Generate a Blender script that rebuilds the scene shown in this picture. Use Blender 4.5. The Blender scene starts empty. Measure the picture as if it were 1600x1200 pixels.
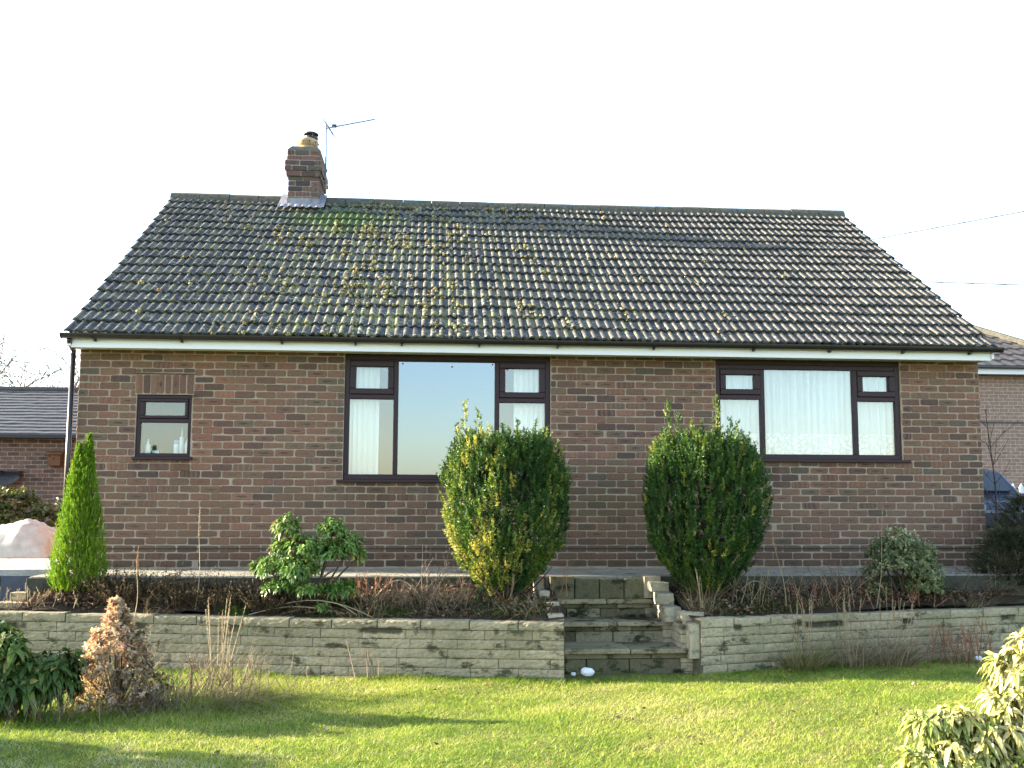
import bpy, math, random
import numpy as np
from mathutils import Matrix
rad = math.radians
S = bpy.context.scene
COL = S.collection
rng = np.random.default_rng(7)
random.seed(7)

# ------------------------------------------------------------------ camera, sky, sun, exposure
SUN_AZ, SUN_EL = rad(79.0), rad(15.5)          # sun to the left, a little behind the front wall
D0, TH = 11.9, rad(4.6)
cam_d = bpy.data.cameras.new('camera')
cam = bpy.data.objects.new('camera', cam_d)
COL.objects.link(cam)
cam_d.sensor_width = 36.0
cam_d.lens = 36.0
cam_d.clip_end = 3000.0
cam.matrix_world = (Matrix.Translation((-D0 * math.sin(TH), -D0 * math.cos(TH), 0.77)) @ Matrix.Rotation(-TH, 4, 'Z')
                    @ Matrix.Rotation(math.pi / 2 + rad(6.4), 4, 'X') @ Matrix.Rotation(rad(0.2), 4, 'Z'))
S.camera = cam
W = bpy.data.worlds.new('World')
S.world = W
W.use_nodes = True
sky = W.node_tree.nodes.new('ShaderNodeTexSky')
sky.sky_type = 'NISHITA'
sky.sun_disc = False
sky.sun_elevation = SUN_EL
sky.sun_rotation = -SUN_AZ
sky.dust_density = 0.9
sky.air_density = 1.0
sky.ozone_density = 1.4
bg = W.node_tree.nodes['Background']
bg.inputs[1].default_value = 0.112
hs = W.node_tree.nodes.new('ShaderNodeHueSaturation')          # thin winter haze: paler sky
hs.inputs['Saturation'].default_value = 0.85
W.node_tree.links.new(sky.outputs[0], hs.inputs['Color'])
W.node_tree.links.new(hs.outputs[0], bg.inputs[0])
sd = bpy.data.lights.new('sun', 'SUN')
sd.energy = 5.0
sd.angle = rad(0.6)
sd.color = (1.0, 0.86, 0.66)
sun = bpy.data.objects.new('sun', sd)
COL.objects.link(sun)
sun.rotation_euler = (math.pi / 2 - SUN_EL, 0, SUN_AZ + math.pi)
sun.location = (-30, 8, 12)
S.view_settings.view_transform = 'Standard'
S.view_settings.look = 'None'
S.view_settings.gamma = 1
S.view_settings.exposure = 2.93
S.cycles.max_bounces = 6
S.cycles.transparent_max_bounces = 12

# ------------------------------------------------------------------ object helpers
def tag(o, label=None, cat=None, group=None, kind=None):
    if label: o['label'] = label
    if cat: o['category'] = cat
    if group: o['group'] = group
    if kind: o['kind'] = kind
    return o

def thing(name, label, cat, loc, group=None):
    o = bpy.data.objects.new(name, None)
    o.empty_display_size = 0.1
    COL.objects.link(o)
    o.location = loc
    return tag(o, label, cat, group)

def base_of(p):
    b = np.zeros(3)
    while p is not None:
        b = b + np.array(p.location)
        p = p.parent
    return b

class MB:
    """collects geometry (world coordinates) with per-vertex attributes"""
    def __init__(s):
        s.V = []; s.F = []; s.n = 0; s.A = {}
    def add(s, V, F, **att):
        V = np.asarray(V, float).reshape(-1, 3)
        m = len(V)
        for f in (F if isinstance(F, list) and len(F) and isinstance(F[0], np.ndarray) and F[0].ndim == 2 else [F]):
            f = np.asarray(f)
            s.F.append(f + s.n)
        for k, v in att.items():
            s.A.setdefault(k, []).append((s.n, np.broadcast_to(np.asarray(v, float), (m,))))
        s.V.append(V); s.n += m
        return s
    def box(s, x0, x1, y0, y1, z0, z1, **a):
        V = [(x, y, z) for x in (x0, x1) for y in (y0, y1) for z in (z0, z1)]
        s.add(V, np.array([(0, 1, 3, 2), (4, 6, 7, 5), (0, 4, 5, 1), (2, 3, 7, 6), (0, 2, 6, 4), (1, 5, 7, 3)]), **a)
        return s
    def tube(s, P0, P1, r0, r1, k=6, **a):
        P0 = np.atleast_2d(P0).astype(float); P1 = np.atleast_2d(P1).astype(float)
        n = len(P0); r0 = np.broadcast_to(r0, (n,)); r1 = np.broadcast_to(r1, (n,))
        d = unit(P1 - P0); u, w = perp(d)
        ang = np.arange(k) / k * 2 * np.pi
        c = np.cos(ang)[None, :, None]; q = np.sin(ang)[None, :, None]
        ring = u[:, None] * c + w[:, None] * q
        A = P0[:, None] + ring * r0[:, None, None]; B = P1[:, None] + ring * r1[:, None, None]
        V = np.concatenate([A, B], 1).reshape(-1, 3)
        i = np.arange(k); j = (i + 1) % k
        q4 = np.stack([i, j, j + k, i + k], 1)
        F = (np.arange(n)[:, None, None] * 2 * k + q4[None]).reshape(-1, 4)
        caps0 = np.arange(n)[:, None] * 2 * k + i[::-1][None]
        caps1 = np.arange(n)[:, None] * 2 * k + k + i[None]
        att = {kk: (np.repeat(vv, 2 * k) if np.ndim(vv) else vv) for kk, vv in a.items()}
        s.add(V, [F, caps0, caps1], **att)
        return s
    def path(s, P, r, k=6, **a):
        P = np.asarray(P, float); r = np.broadcast_to(r, (len(P),))
        return s.tube(P[:-1], P[1:], r[:-1], r[1:], k, **a)
    def lathe(s, c, prof, k=16, **a):
        prof = np.asarray(prof, float); ang = np.arange(k) / k * 2 * np.pi
        V = np.stack([c[0] + prof[:, :1] * np.cos(ang), c[1] + prof[:, :1] * np.sin(ang), c[2] + np.repeat(prof[:, 1:], k, 1)], -1)
        m = len(prof); i = np.arange(k); j = (i + 1) % k
        F = np.concatenate([np.stack([q * k + i, q * k + j, q * k + k + j, q * k + k + i], 1) for q in range(m - 1)])
        s.add(V.reshape(-1, 3), [F, np.array([i[::-1]]), np.array([(m - 1) * k + i])], **a)
        return s
    def build(s, name, mat, parent=None, smooth=False, bevel=0):
        V = np.concatenate(s.V)
        if parent is not None: V = V - base_of(parent)
        me = bpy.data.meshes.new(name)
        me.vertices.add(len(V)); me.vertices.foreach_set('co', V.ravel())
        nl = sum(f.size for f in s.F); nf = sum(len(f) for f in s.F)
        me.loops.add(nl); me.polygons.add(nf)
        me.loops.foreach_set('vertex_index', np.concatenate([f.ravel() for f in s.F]).astype(np.int32))
        tot = np.concatenate([np.full(len(f), f.shape[1]) for f in s.F])
        st = np.concatenate([[0], np.cumsum(tot)[:-1]])
        me.polygons.foreach_set('loop_start', st.astype(np.int32))
        try: me.polygons.foreach_set('loop_total', tot.astype(np.int32))
        except Exception: pass
        me.polygons.foreach_set('use_smooth', np.full(nf, bool(smooth)))
        me.update(calc_edges=True)
        me.validate()
        for k, L in s.A.items():
            arr = np.zeros(len(V), np.float32)
            for o, v in L: arr[o:o + len(v)] = v
            at = me.attributes.new(k, 'FLOAT', 'POINT')
            if len(at.data) == len(arr): at.data.foreach_set('value', arr)
        me.materials.append(mat)
        ob = bpy.data.objects.new(name, me)
        COL.objects.link(ob)
        if parent is not None: ob.parent = parent
        if bevel:
            b = ob.modifiers.new('bevel', 'BEVEL'); b.width = bevel; b.segments = 2; b.limit_method = 'ANGLE'
        return ob

def unit(v):
    return v / (np.linalg.norm(v, axis=-1, keepdims=True) + 1e-12)
def perp(d):
    a = np.where(np.abs(d[:, 2:3]) > 0.9, np.array([[1., 0, 0]]), np.array([[0, 0, 1.]]))
    u = unit(np.cross(a, d)); return u, np.cross(d, u)
def rdir(n):
    return unit(rng.normal(size=(n, 3)))
def vnoise(P, scale=1.0, seed=0):
    """cheap smooth noise, about -1..1"""
    P = np.asarray(P, float) * scale
    r = np.random.default_rng(seed); out = 0
    for k in range(5):
        w = r.normal(size=(P.shape[-1],)) * (1.0 + 0.5 * k); out = out + np.sin(P @ w + r.uniform(0, 6.28)) / (1 + .3 * k)
    return out / 2.6

# ------------------------------------------------------------------ material helpers
def newmat(name):
    m = bpy.data.materials.new(name); m.use_nodes = True
    nt = m.node_tree
    return m, nt, nt.nodes['Principled BSDF']
def nd(nt, t, ins=None, **props):
    n = nt.nodes.new(t)
    for k, v in props.items(): setattr(n, k, v)
    for k, v in (ins or {}).items():
        if isinstance(v, bpy.types.NodeSocket): nt.links.new(v, n.inputs[k])
        else: n.inputs[k].default_value = v
    return n
def ramp(nt, fac, stops, const=False):
    n = nt.nodes.new('ShaderNodeValToRGB')
    if const: n.color_ramp.interpolation = 'CONSTANT'
    e = n.color_ramp.elements
    while len(e) < len(stops): e.new(0.5)
    for i, (p, c) in enumerate(stops):
        e[i].position = p; e[i].color = (c[0], c[1], c[2], 1) if not np.isscalar(c) else (c, c, c, 1)
    nt.links.new(fac, n.inputs[0]); return n.outputs[0]
def coord(nt, which='Object', scale=(1, 1, 1)):
    t = nt.nodes.new('ShaderNodeTexCoord')
    if which == 'World':
        t = nt.nodes.new('ShaderNodeNewGeometry'); o = t.outputs['Position']
    else: o = t.outputs[which]
    return nd(nt, 'ShaderNodeMapping', {'Vector': o, 'Scale': scale}).outputs[0]
def noise(nt, vec, scale, detail=4, rough=0.6):
    return nd(nt, 'ShaderNodeTexNoise', {'Vector': vec, 'Scale': scale, 'Detail': detail, 'Roughness': rough}).outputs[0]
def mix(nt, fac, a, b, mode='MIX'):
    n = nt.nodes.new('ShaderNodeMix'); n.data_type = 'RGBA'; n.blend_type = mode
    for k, v in ((0, fac), (6, a), (7, b)):
        if isinstance(v, bpy.types.NodeSocket): nt.links.new(v, n.inputs[k])
        else: n.inputs[k].default_value = v if k == 0 else (v[0], v[1], v[2], 1)
    return n.outputs[2]
def mth(nt, op, a, b=0.0):
    n = nt.nodes.new('ShaderNodeMath'); n.operation = op
    for k, v in ((0, a), (1, b)):
        if isinstance(v, bpy.types.NodeSocket): nt.links.new(v, n.inputs[k])
        else: n.inputs[k].default_value = v
    return n.outputs[0]
def attr(nt, name):
    return nd(nt, 'ShaderNodeAttribute', attribute_name=name).outputs['Fac']
def setc(nt, b, col, rough=0.8, spec=0.3):
    if isinstance(col, bpy.types.NodeSocket): nt.links.new(col, b.inputs['Base Color'])
    else: b.inputs['Base Color'].default_value = (*col, 1)
    if isinstance(rough, bpy.types.NodeSocket): nt.links.new(rough, b.inputs['Roughness'])
    else: b.inputs['Roughness'].default_value = rough
    b.inputs['Specular IOR Level'].default_value = spec
def bump(nt, b, h, strength=0.5, dist=0.01):
    n = nd(nt, 'ShaderNodeBump', {'Height': h, 'Strength': strength, 'Distance': dist}); nt.links.new(n.outputs[0], b.inputs['Normal'])

def plain(name, col, rough=0.6, spec=0.4, var=0.25, scale=8, metal=0):
    m, nt, b = newmat(name)
    c = coord(nt, 'World')
    n = noise(nt, c, scale, 5)
    k = ramp(nt, n, [(0.25, 1 - var), (0.75, 1 + var)])
    setc(nt, b, mix(nt, 1, col, k, 'MULTIPLY'), rough, spec)
    b.inputs['Metallic'].default_value = metal
    return m

def foliage(name, stops, trans=0.3, rough=0.45, spec=0.35, tr_tint=(1.1, 1.15, 0.6)):
    m, nt, b = newmat(name)
    col = ramp(nt, attr(nt, 'rnd'), stops)
    setc(nt, b, col, rough, spec)
    t = nd(nt, 'ShaderNodeBsdfTranslucent', {'Color': mix(nt, 1, col, tr_tint, 'MULTIPLY')})
    mx = nd(nt, 'ShaderNodeMixShader', {0: trans, 1: b.outputs[0], 2: t.outputs[0]})
    nt.links.new(mx.outputs[0], nt.nodes['Material Output'].inputs[0])
    return m

M = {}
# brick made as real bricks (attributes rnd, bu, bv)
def brick_mat(name, stops, stain=True):
    m, nt, b = newmat(name)
    c = coord(nt, 'World')
    col = ramp(nt, attr(nt, 'rnd'), stops)
    n1 = noise(nt, coord(nt, 'World', (1, 1, 3)), 22, 6, 0.7)
    col = mix(nt, 1, col, ramp(nt, n1, [(0.25, 0.62), (0.75, 1.35)]), 'MULTIPLY')
    # fire marks: dark lens in the middle of some bricks, banding on others
    r2 = mth(nt, 'FRACT', mth(nt, 'MULTIPLY', attr(nt, 'rnd'), 7.31))
    bu = attr(nt, 'bu'); bv = attr(nt, 'bv')
    d = mth(nt, 'ADD', mth(nt, 'MULTIPLY', bu, mth(nt, 'MULTIPLY', bu, 2.2)), mth(nt, 'MULTIPLY', bv, mth(nt, 'MULTIPLY', bv, 5.5)))
    d = mth(nt, 'ADD', d, mth(nt, 'MULTIPLY', mth(nt, 'SUBTRACT', n1, 0.5), 2.2))
    lens = mth(nt, 'MULTIPLY', ramp(nt, d, [(0.0, 1.0), (0.9, 0.0)]), ramp(nt, r2, [(0.66, 0.0), (0.90, 0.8)]))
    col = mix(nt, lens, col, (0.030, 0.028, 0.030))
    band = nd(nt, 'ShaderNodeTexWave', {'Vector': coord(nt, 'World'), 'Scale': 5.5, 'Distortion': 6.0, 'Detail': 1.0}, wave_type='BANDS', bands_direction='X').outputs[1]
    bf = mth(nt, 'MULTIPLY', ramp(nt, band, [(0.45, 0.0), (0.7, 0.4)]), ramp(nt, r2, [(0.0, 1.0), (0.10, 1.0), (0.12, 0.0)]))
    col = mix(nt, bf, col, (0.26, 0.12, 0.08))
    if stain:
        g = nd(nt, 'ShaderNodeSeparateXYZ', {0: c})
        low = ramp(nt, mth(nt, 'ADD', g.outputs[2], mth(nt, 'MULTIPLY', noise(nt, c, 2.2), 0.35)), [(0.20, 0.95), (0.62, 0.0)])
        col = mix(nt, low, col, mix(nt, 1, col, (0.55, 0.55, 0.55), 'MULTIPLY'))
        # green algae bloom between the two big shrubs and under the right-hand window
        gx = mth(nt, 'ABSOLUTE', mth(nt, 'SUBTRACT', g.outputs[0], 1.2)); gz = mth(nt, 'ABSOLUTE', mth(nt, 'SUBTRACT', g.outputs[2], 0.75))
        gg = mth(nt, 'ADD', mth(nt, 'MULTIPLY', gx, 0.55), mth(nt, 'MULTIPLY', gz, 1.0))
        gg = mth(nt, 'ADD', gg, mth(nt, 'MULTIPLY', noise(nt, c, 3.0, 5), 0.7))
        col = mix(nt, ramp(nt, gg, [(0.45, 0.5), (1.0, 0.0)]), col, (0.055, 0.062, 0.022))
        gr = noise(nt, c, 1.1, 3)
        col = mix(nt, ramp(nt, gr, [(0.5, 0.0), (0.75, 0.35)]), col, (0.07, 0.065, 0.035))
        mid = ramp(nt, mth(nt, 'ADD', g.outputs[2], mth(nt, 'MULTIPLY', mth(nt, 'SUBTRACT', noise(nt, c, .9, 4), 0.5), 1.6)), [(0.9, 0.40), (1.75, 0.0)])
        col = mix(nt, mid, col, mix(nt, 0.6, col, (0.105, 0.080, 0.052)))
        dr = noise(nt, coord(nt, 'World', (1, 1, .45)), .8, 3)
        col = mix(nt, 1, col, ramp(nt, dr, [(0.3, (0.80, 0.86, 0.84)), (0.5, (1.0, 1.0, 1.0)), (0.7, (1.14, 1.02, 0.96))]), 'MULTIPLY')
        for cx_, hw, zt_ in ((-.74, 1.25, .95), (3.56, 1.2, 1.21), (-3.96, .34, 1.19)):
            inx = ramp(nt, mth(nt, 'DIVIDE', mth(nt, 'ABSOLUTE', mth(nt, 'SUBTRACT', g.outputs[0], cx_)), hw), [(0.9, 1.0), (1.0, 0.0)])
            inz = ramp(nt, mth(nt, 'SUBTRACT', zt_, g.outputs[2]), [(0.0, 0.0), (0.01, 0.75), (0.5, 0.0)])
            run = ramp(nt, noise(nt, coord(nt, 'World', (1, 1, .12)), 6, 4), [(0.42, 0.0), (0.6, 1.0)])
            col = mix(nt, mth(nt, 'MULTIPLY', mth(nt, 'MULTIPLY', inx, inz), run), col, mix(nt, 1, col, (0.52, 0.55, 0.50), 'MULTIPLY'))
        wf = noise(nt, coord(nt, 'World', (1, 1, 1.6)), 5.5, 6, 0.75)
        col = mix(nt, ramp(nt, wf, [(0.62, 0.0), (0.82, 0.45)]), col, (0.26, 0.22, 0.19))
    setc(nt, b, col, 0.85, 0.25)
    bump(nt, b, noise(nt, c, 90, 6, 0.7), 0.6, 0.006)
    return m
BR = [(0.0, (0.072, 0.050, 0.042)), (0.12, (0.111, 0.064, 0.050)), (0.34, (0.150, 0.084, 0.059)), (0.52, (0.168, 0.088, 0.062)),
      (0.68, (0.138, 0.085, 0.057)), (0.82, (0.190, 0.103, 0.070)), (0.93, (0.135, 0.095, 0.064)), (1.0, (0.092, 0.071, 0.057))]
M['brick'] = brick_mat('facing_brick', BR)
M['brick_far'] = brick_mat('outbuilding_brick', [(0, (0.075, 0.05, 0.045)), (0.5, (0.13, 0.085, 0.068)), (1, (0.105, 0.078, 0.066))], False)
M['brick_chimney'] = brick_mat('chimney_brick', [(0, (0.05, 0.042, 0.042)), (0.4, (0.095, 0.062, 0.056)), (0.8, (0.15, 0.08, 0.066)), (1, (0.075, 0.07, 0.058))], False)
def mortar_mat(name, c0, c1):
    m, nt, b = newmat(name)
    c = coord(nt, 'World')
    col = ramp(nt, noise(nt, c, 7, 6, 0.7), [(0.3, c0), (0.7, c1)])
    setc(nt, b, col, 0.95, 0.1); bump(nt, b, noise(nt, c, 120, 4), 0.5, 0.004)
    return m
M['mortar'] = mortar_mat('mortar', (0.21, 0.17, 0.125), (0.34, 0.28, 0.21))
M['mortar_far'] = mortar_mat('pale_mortar', (0.2, 0.165, 0.125), (0.3, 0.25, 0.2))

def brick_tex(name, c1, c2, mo, sx=1.0, rough=0.9, bw=0.232, rh=0.083):
    m, nt, b = newmat(name)
    g = nd(nt, 'ShaderNodeSeparateXYZ', {0: coord(nt, 'World')})
    v = nd(nt, 'ShaderNodeCombineXYZ', {0: mth(nt, 'ADD', g.outputs[0], g.outputs[1]), 1: g.outputs[2], 2: 0.0})
    t = nd(nt, 'ShaderNodeTexBrick', {'Vector': v.outputs[0], 'Color1': (*c1, 1), 'Color2': (*c2, 1), 'Mortar': (*mo, 1), 'Scale': 1.0,
                                      'Mortar Size': 0.006, 'Brick Width': bw, 'Row Height': rh, 'Bias': 0.0})
    n = noise(nt, coord(nt, 'World'), 14, 5)
    setc(nt, b, mix(nt, 1, t.outputs[0], ramp(nt, n, [(0.25, 0.7), (0.75, 1.3)]), 'MULTIPLY'), rough, 0.2)
    bump(nt, b, t.outputs[1], -0.5, 0.008)
    return m
M['brick_side'] = brick_tex('gable_brick', (0.14, 0.065, 0.046), (0.08, 0.045, 0.038), (0.26, 0.21, 0.16))
M['brick_nb'] = brick_tex('tan_brick', (0.27, 0.18, 0.135), (0.23, 0.155, 0.115), (0.42, 0.33, 0.26))
M['brick_low'] = brick_tex('red_garden_brick', (0.16, 0.06, 0.045), (0.10, 0.045, 0.04), (0.2, 0.16, 0.13))

M['upvc_brown'] = plain('brown_upvc', (0.030, 0.017, 0.021), 0.45, 0.22, 0.12, 30)
M['upvc_white'] = plain('white_fascia', (0.70, 0.72, 0.75), 0.4, 0.4, 0.03, 3)
M['soffit'] = plain('cream_soffit', (0.62, 0.60, 0.48), 0.6, 0.3, 0.08, 5)
M['gutter'] = plain('dark_brown_gutter', (0.016, 0.012, 0.013), 0.38, 0.5, 0.2, 10)
M['black'] = plain('black_plastic', (0.012, 0.012, 0.013), 0.5, 0.4, 0.2, 10)
M['lead'] = plain('pale_lead_flashing', (0.20, 0.20, 0.225), 0.65, 0.3, 0.45, 14)
M['steel'] = plain('grey_metal', (0.16, 0.17, 0.19), 0.5, 0.4, 0.1, 20, 0.3)
M['aerial'] = plain('aerial_metal', (0.16, 0.17, 0.2), 0.45, 0.5, 0.1, 20, 0.5)
M['terracotta'] = plain('weathered_buff_clay', (0.34, 0.24, 0.14), 0.8, 0.2, 0.4, 14)
M['slate_dark'] = plain('dark_cement', (0.09, 0.085, 0.075), 0.9, 0.2, 0.3, 15)
M['inside'] = plain('interior_plaster', (0.22, 0.22, 0.21), 0.9, 0.2, 0.05, 2)
M['inside_pale'] = plain('interior_pale_plaster', (0.13, 0.13, 0.135), 0.9, 0.2, 0.05, 2)
M['white_pl'] = plain('white_plastic', (0.75, 0.77, 0.80), 0.4, 0.4, 0.03, 5)
M['blue_pl'] = plain('blue_plastic', (0.25, 0.32, 0.62), 0.4, 0.4, 0.03, 5)
M['red_dot'] = plain('red_sticker', (0.42, 0.03, 0.03), 0.5, 0.3, 0.03, 5)
M['wood'] = plain('brown_timber', (0.12, 0.06, 0.03), 0.8, 0.2, 0.35, 16)
M['planter'] = plain('orange_brown_timber', (0.30, 0.15, 0.08), 0.8, 0.2, 0.25, 12)
M['car_paint'] = plain('blue_car_paint', (0.014, 0.022, 0.045), 0.25, 0.6, 0.05, 4)
M['car_glass'] = plain('dark_car_glass', (0.03, 0.04, 0.05), 0.08, 0.6, 0.05, 4)
M['rubber'] = plain('tyre_rubber', (0.015, 0.015, 0.016), 0.8, 0.3, 0.1, 20)
M['bark'] = plain('bark', (0.075, 0.055, 0.04), 0.9, 0.15, 0.4, 30)
M['bark_pale'] = plain('grey_bark', (0.13, 0.10, 0.085), 0.9, 0.15, 0.3, 20)
M['cable'] = plain('grey_cable', (0.03, 0.035, 0.05), 0.6, 0.3, 0.05, 5)
M['paper'] = plain('crumpled_white_paper', (0.55, 0.57, 0.62), 0.7, 0.2, 0.12, 30)

def glass_mat(name, refl, tint=(0.95, 0.97, 1.0), through=(0.92, 0.95, 0.95)):
    m, nt, b = newmat(name)
    nt.nodes.remove(b)
    gl = nd(nt, 'ShaderNodeBsdfGlossy', {'Color': (*tint, 1), 'Roughness': 0.0})
    tr = nd(nt, 'ShaderNodeBsdfTransparent', {'Color': (*through, 1)})
    mx = nd(nt, 'ShaderNodeMixShader', {0: refl, 1: tr.outputs[0], 2: gl.outputs[0]})
    nt.links.new(mx.outputs[0], nt.nodes['Material Output'].inputs[0])
    return m
M['glass'] = glass_mat('window_glass', 0.10)
M['glass_small'] = glass_mat('plain_glass', 0.07)
M['glass_film'] = glass_mat('film_coated_glass', 0.24, (0.70, 0.83, 0.95), (0.35, 0.35, 0.35))

def fabric(name, col, trans, wave):
    m, nt, b = newmat(name)
    c = coord(nt, 'World')
    k = ramp(nt, noise(nt, coord(nt, 'World', wave), 1, 3), [(0.3, 0.85), (0.7, 1.1)])
    col = mix(nt, 1, col, k, 'MULTIPLY')
    setc(nt, b, col, 0.9, 0.1)
    t = nd(nt, 'ShaderNodeBsdfTranslucent', {'Color': col})
    mx = nd(nt, 'ShaderNodeMixShader', {0: trans, 1: b.outputs[0], 2: t.outputs[0]})
    nt.links.new(mx.outputs[0], nt.nodes['Material Output'].inputs[0])
    return m, nt, b
M['blind'] = fabric('white_blind_fabric', (0.82, 0.82, 0.78), 0.1, (4, 4, 0.4))[0]
M['net'] = fabric('white_net', (0.55, 0.57, 0.60), 0.15, (22, 1, 0.5))[0]
def lace():
    m, nt, b = fabric('white_lace', (0.86, 0.87, 0.86), 0.15, (1, 1, 1))
    v = nd(nt, 'ShaderNodeTexVoronoi', {'Vector': coord(nt, 'World'), 'Scale': 15.0}, feature='F1').outputs[0]
    h = ramp(nt, v, [(0.0, (0.86, 0.87, 0.86)), (0.35, (0.86, 0.87, 0.86)), (0.5, (0.50, 0.53, 0.56)), (0.75, (0.72, 0.74, 0.75))])
    nt.links.new(h, b.inputs['Base Color']); return m
M['lace'] = lace()

# roof tile
def roof_mat():
    m, nt, b = newmat('grey_concrete_tile')
    c = coord(nt, 'World')
    col = ramp(nt, attr(nt, 'rnd'), [(0, (0.044, 0.047, 0.052)), (0.5, (0.062, 0.064, 0.066)), (1, (0.085, 0.083, 0.078))])
    col = mix(nt, 1, col, ramp(nt, noise(nt, c, 35, 6, 0.7), [(0.25, 0.55), (0.75, 1.4)]), 'MULTIPLY')
    # pale brown weathering on the crowns of the rolls
    gx0 = nd(nt, 'ShaderNodeSeparateXYZ', {0: c}).outputs[0]
    wr = ramp(nt, mth(nt, 'ADD', mth(nt, 'MULTIPLY', gx0, 0.1), 0.5), [(0.15, 0.35), (0.75, 1.0)])
    col = mix(nt, mth(nt, 'MULTIPLY', mth(nt, 'MULTIPLY', attr(nt, 'crown'), wr), ramp(nt, noise(nt, c, 6, 5), [(0.3, 0.2), (0.7, 0.75)])), col, (0.125, 0.108, 0.088))
    # lower lip of each tile darkened, with a ragged noise edge
    lip = ramp(nt, mth(nt, 'ADD', attr(nt, 'along'), mth(nt, 'MULTIPLY', noise(nt, c, 16, 4), 0.22)), [(0.12, 0.7), (0.28, 0.0)])
    col = mix(nt, lip, col, (0.012, 0.016, 0.010))
    g = nd(nt, 'ShaderNodeSeparateXYZ', {0: c})
    # lichen patch below the chimney, thinning out to the right and left
    dx = mth(nt, 'ABSOLUTE', mth(nt, 'ADD', g.outputs[0], 1.7))
    w = ramp(nt, mth(nt, 'MULTIPLY', dx, 0.22), [(0.05, 1.0), (0.45, 0.45), (1.0, 0.12)])
    s1 = noise(nt, coord(nt, 'World', (1, .28, .28)), 11, 6, 0.72)
    y = mth(nt, 'MULTIPLY', ramp(nt, s1, [(0.50, 0.0), (0.62, 1.0)]), w)
    col = mix(nt, mth(nt, 'MULTIPLY', y, 0.85), col, (0.22, 0.215, 0.085))
    s2 = noise(nt, mth_vec(nt, c, 3.3), 19, 4, 0.6)
    w2 = mth(nt, 'ADD', mth(nt, 'MULTIPLY', w, 0.6), 0.3)
    col = mix(nt, mth(nt, 'MULTIPLY', ramp(nt, s2, [(0.57, 0.0), (0.64, 0.9)]), w2), col, (0.38, 0.38, 0.33))
    # green bloom right under the chimney
    gy = mth(nt, 'ABSOLUTE', mth(nt, 'SUBTRACT', g.outputs[1], 3.2)); gx = mth(nt, 'ABSOLUTE', mth(nt, 'ADD', g.outputs[0], 2.3))
    gg = mth(nt, 'ADD', mth(nt, 'ADD', mth(nt, 'MULTIPLY', gx, 0.6), gy), mth(nt, 'MULTIPLY', noise(nt, c, 5, 4), 0.5))
    col = mix(nt, ramp(nt, gg, [(0.45, 0.75), (1.05, 0.0)]), col, (0.055, 0.095, 0.022))
    setc(nt, b, col, 0.9, 0.15)
    bump(nt, b, noise(nt, c, 70, 6, 0.7), 0.7, 0.006)
    return m
def mth_vec(nt, v, off):
    return nd(nt, 'ShaderNodeVectorMath', {0: v, 1: (off, off * 2, off * 3)}, operation='ADD').outputs[0]
M['tile'] = roof_mat()
M['ridge'] = plain('ridge_tile_cement', (0.085, 0.082, 0.065), 0.9, 0.2, 0.5, 18)
M['tile_far'] = plain('far_roof_tile', (0.05, 0.05, 0.052), 0.6, 0.4, 0.4, 10)
M['tile_nb'] = plain('neighbour_tile', (0.055, 0.048, 0.044), 0.6, 0.4, 0.5, 8)
M['moss'] = foliage('roof_moss', [(0, (0.07, 0.075, 0.025)), (0.35, (0.17, 0.16, 0.07)), (0.78, (0.28, 0.26, 0.13)), (0.84, (0.26, 0.16, 0.06)), (0.88, (0.34, 0.33, 0.21)), (1, (0.42, 0.40, 0.31))], 0.1, 0.9, 0.1)

def stone_mat(name, c0, c1, c2, moss=0.5, thr=0.56):
    m, nt, b = newmat(name)
    c = coord(nt, 'World')
    col = ramp(nt, attr(nt, 'rnd'), [(0, c0), (0.5, c1), (1, c2)])
    col = mix(nt, 1, col, ramp(nt, noise(nt, c, 28, 7, 0.7), [(0.25, 0.62), (0.75, 1.3)]), 'MULTIPLY')
    ms = noise(nt, coord(nt, 'World', (1, 1, 2.0)), 4.5, 7, 0.72)
    col = mix(nt, ramp(nt, ms, [(thr, 0.0), (thr + 0.08, moss)]), col, (0.022, 0.026, 0.014))
    ag = noise(nt, c, 1.7, 4)
    col = mix(nt, ramp(nt, ag, [(0.4, 0.0), (0.7, 0.45)]), col, (0.10, 0.105, 0.055))
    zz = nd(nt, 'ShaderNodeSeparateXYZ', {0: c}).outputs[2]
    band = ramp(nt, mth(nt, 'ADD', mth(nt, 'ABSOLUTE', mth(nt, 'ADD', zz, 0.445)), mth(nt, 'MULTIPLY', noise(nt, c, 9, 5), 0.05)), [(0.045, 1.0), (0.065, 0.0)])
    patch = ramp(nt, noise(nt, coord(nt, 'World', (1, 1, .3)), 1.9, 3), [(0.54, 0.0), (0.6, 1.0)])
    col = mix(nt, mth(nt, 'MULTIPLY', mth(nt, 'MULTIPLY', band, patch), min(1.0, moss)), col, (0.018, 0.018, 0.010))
    setc(nt, b, col, 0.92, 0.15)
    bump(nt, b, noise(nt, c, 55, 8, 0.8), 1.0, 0.016)
    return m
M['stone'] = stone_mat('buff_walling_stone', (0.30, 0.262, 0.175), (0.355, 0.305, 0.205), (0.41, 0.355, 0.245), 0.85, 0.545)
M['stone_pale'] = stone_mat('pale_walling_stone', (0.33, 0.30, 0.22), (0.38, 0.34, 0.25), (0.42, 0.37, 0.27), 0.5)
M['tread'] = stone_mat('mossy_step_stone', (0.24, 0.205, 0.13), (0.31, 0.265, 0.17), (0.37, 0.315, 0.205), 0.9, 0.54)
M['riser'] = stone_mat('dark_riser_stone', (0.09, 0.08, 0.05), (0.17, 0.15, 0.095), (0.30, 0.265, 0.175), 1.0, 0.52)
M['joint'] = plain('dark_joint', (0.085, 0.08, 0.055), 0.95, 0.1, 0.3, 20)
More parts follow.
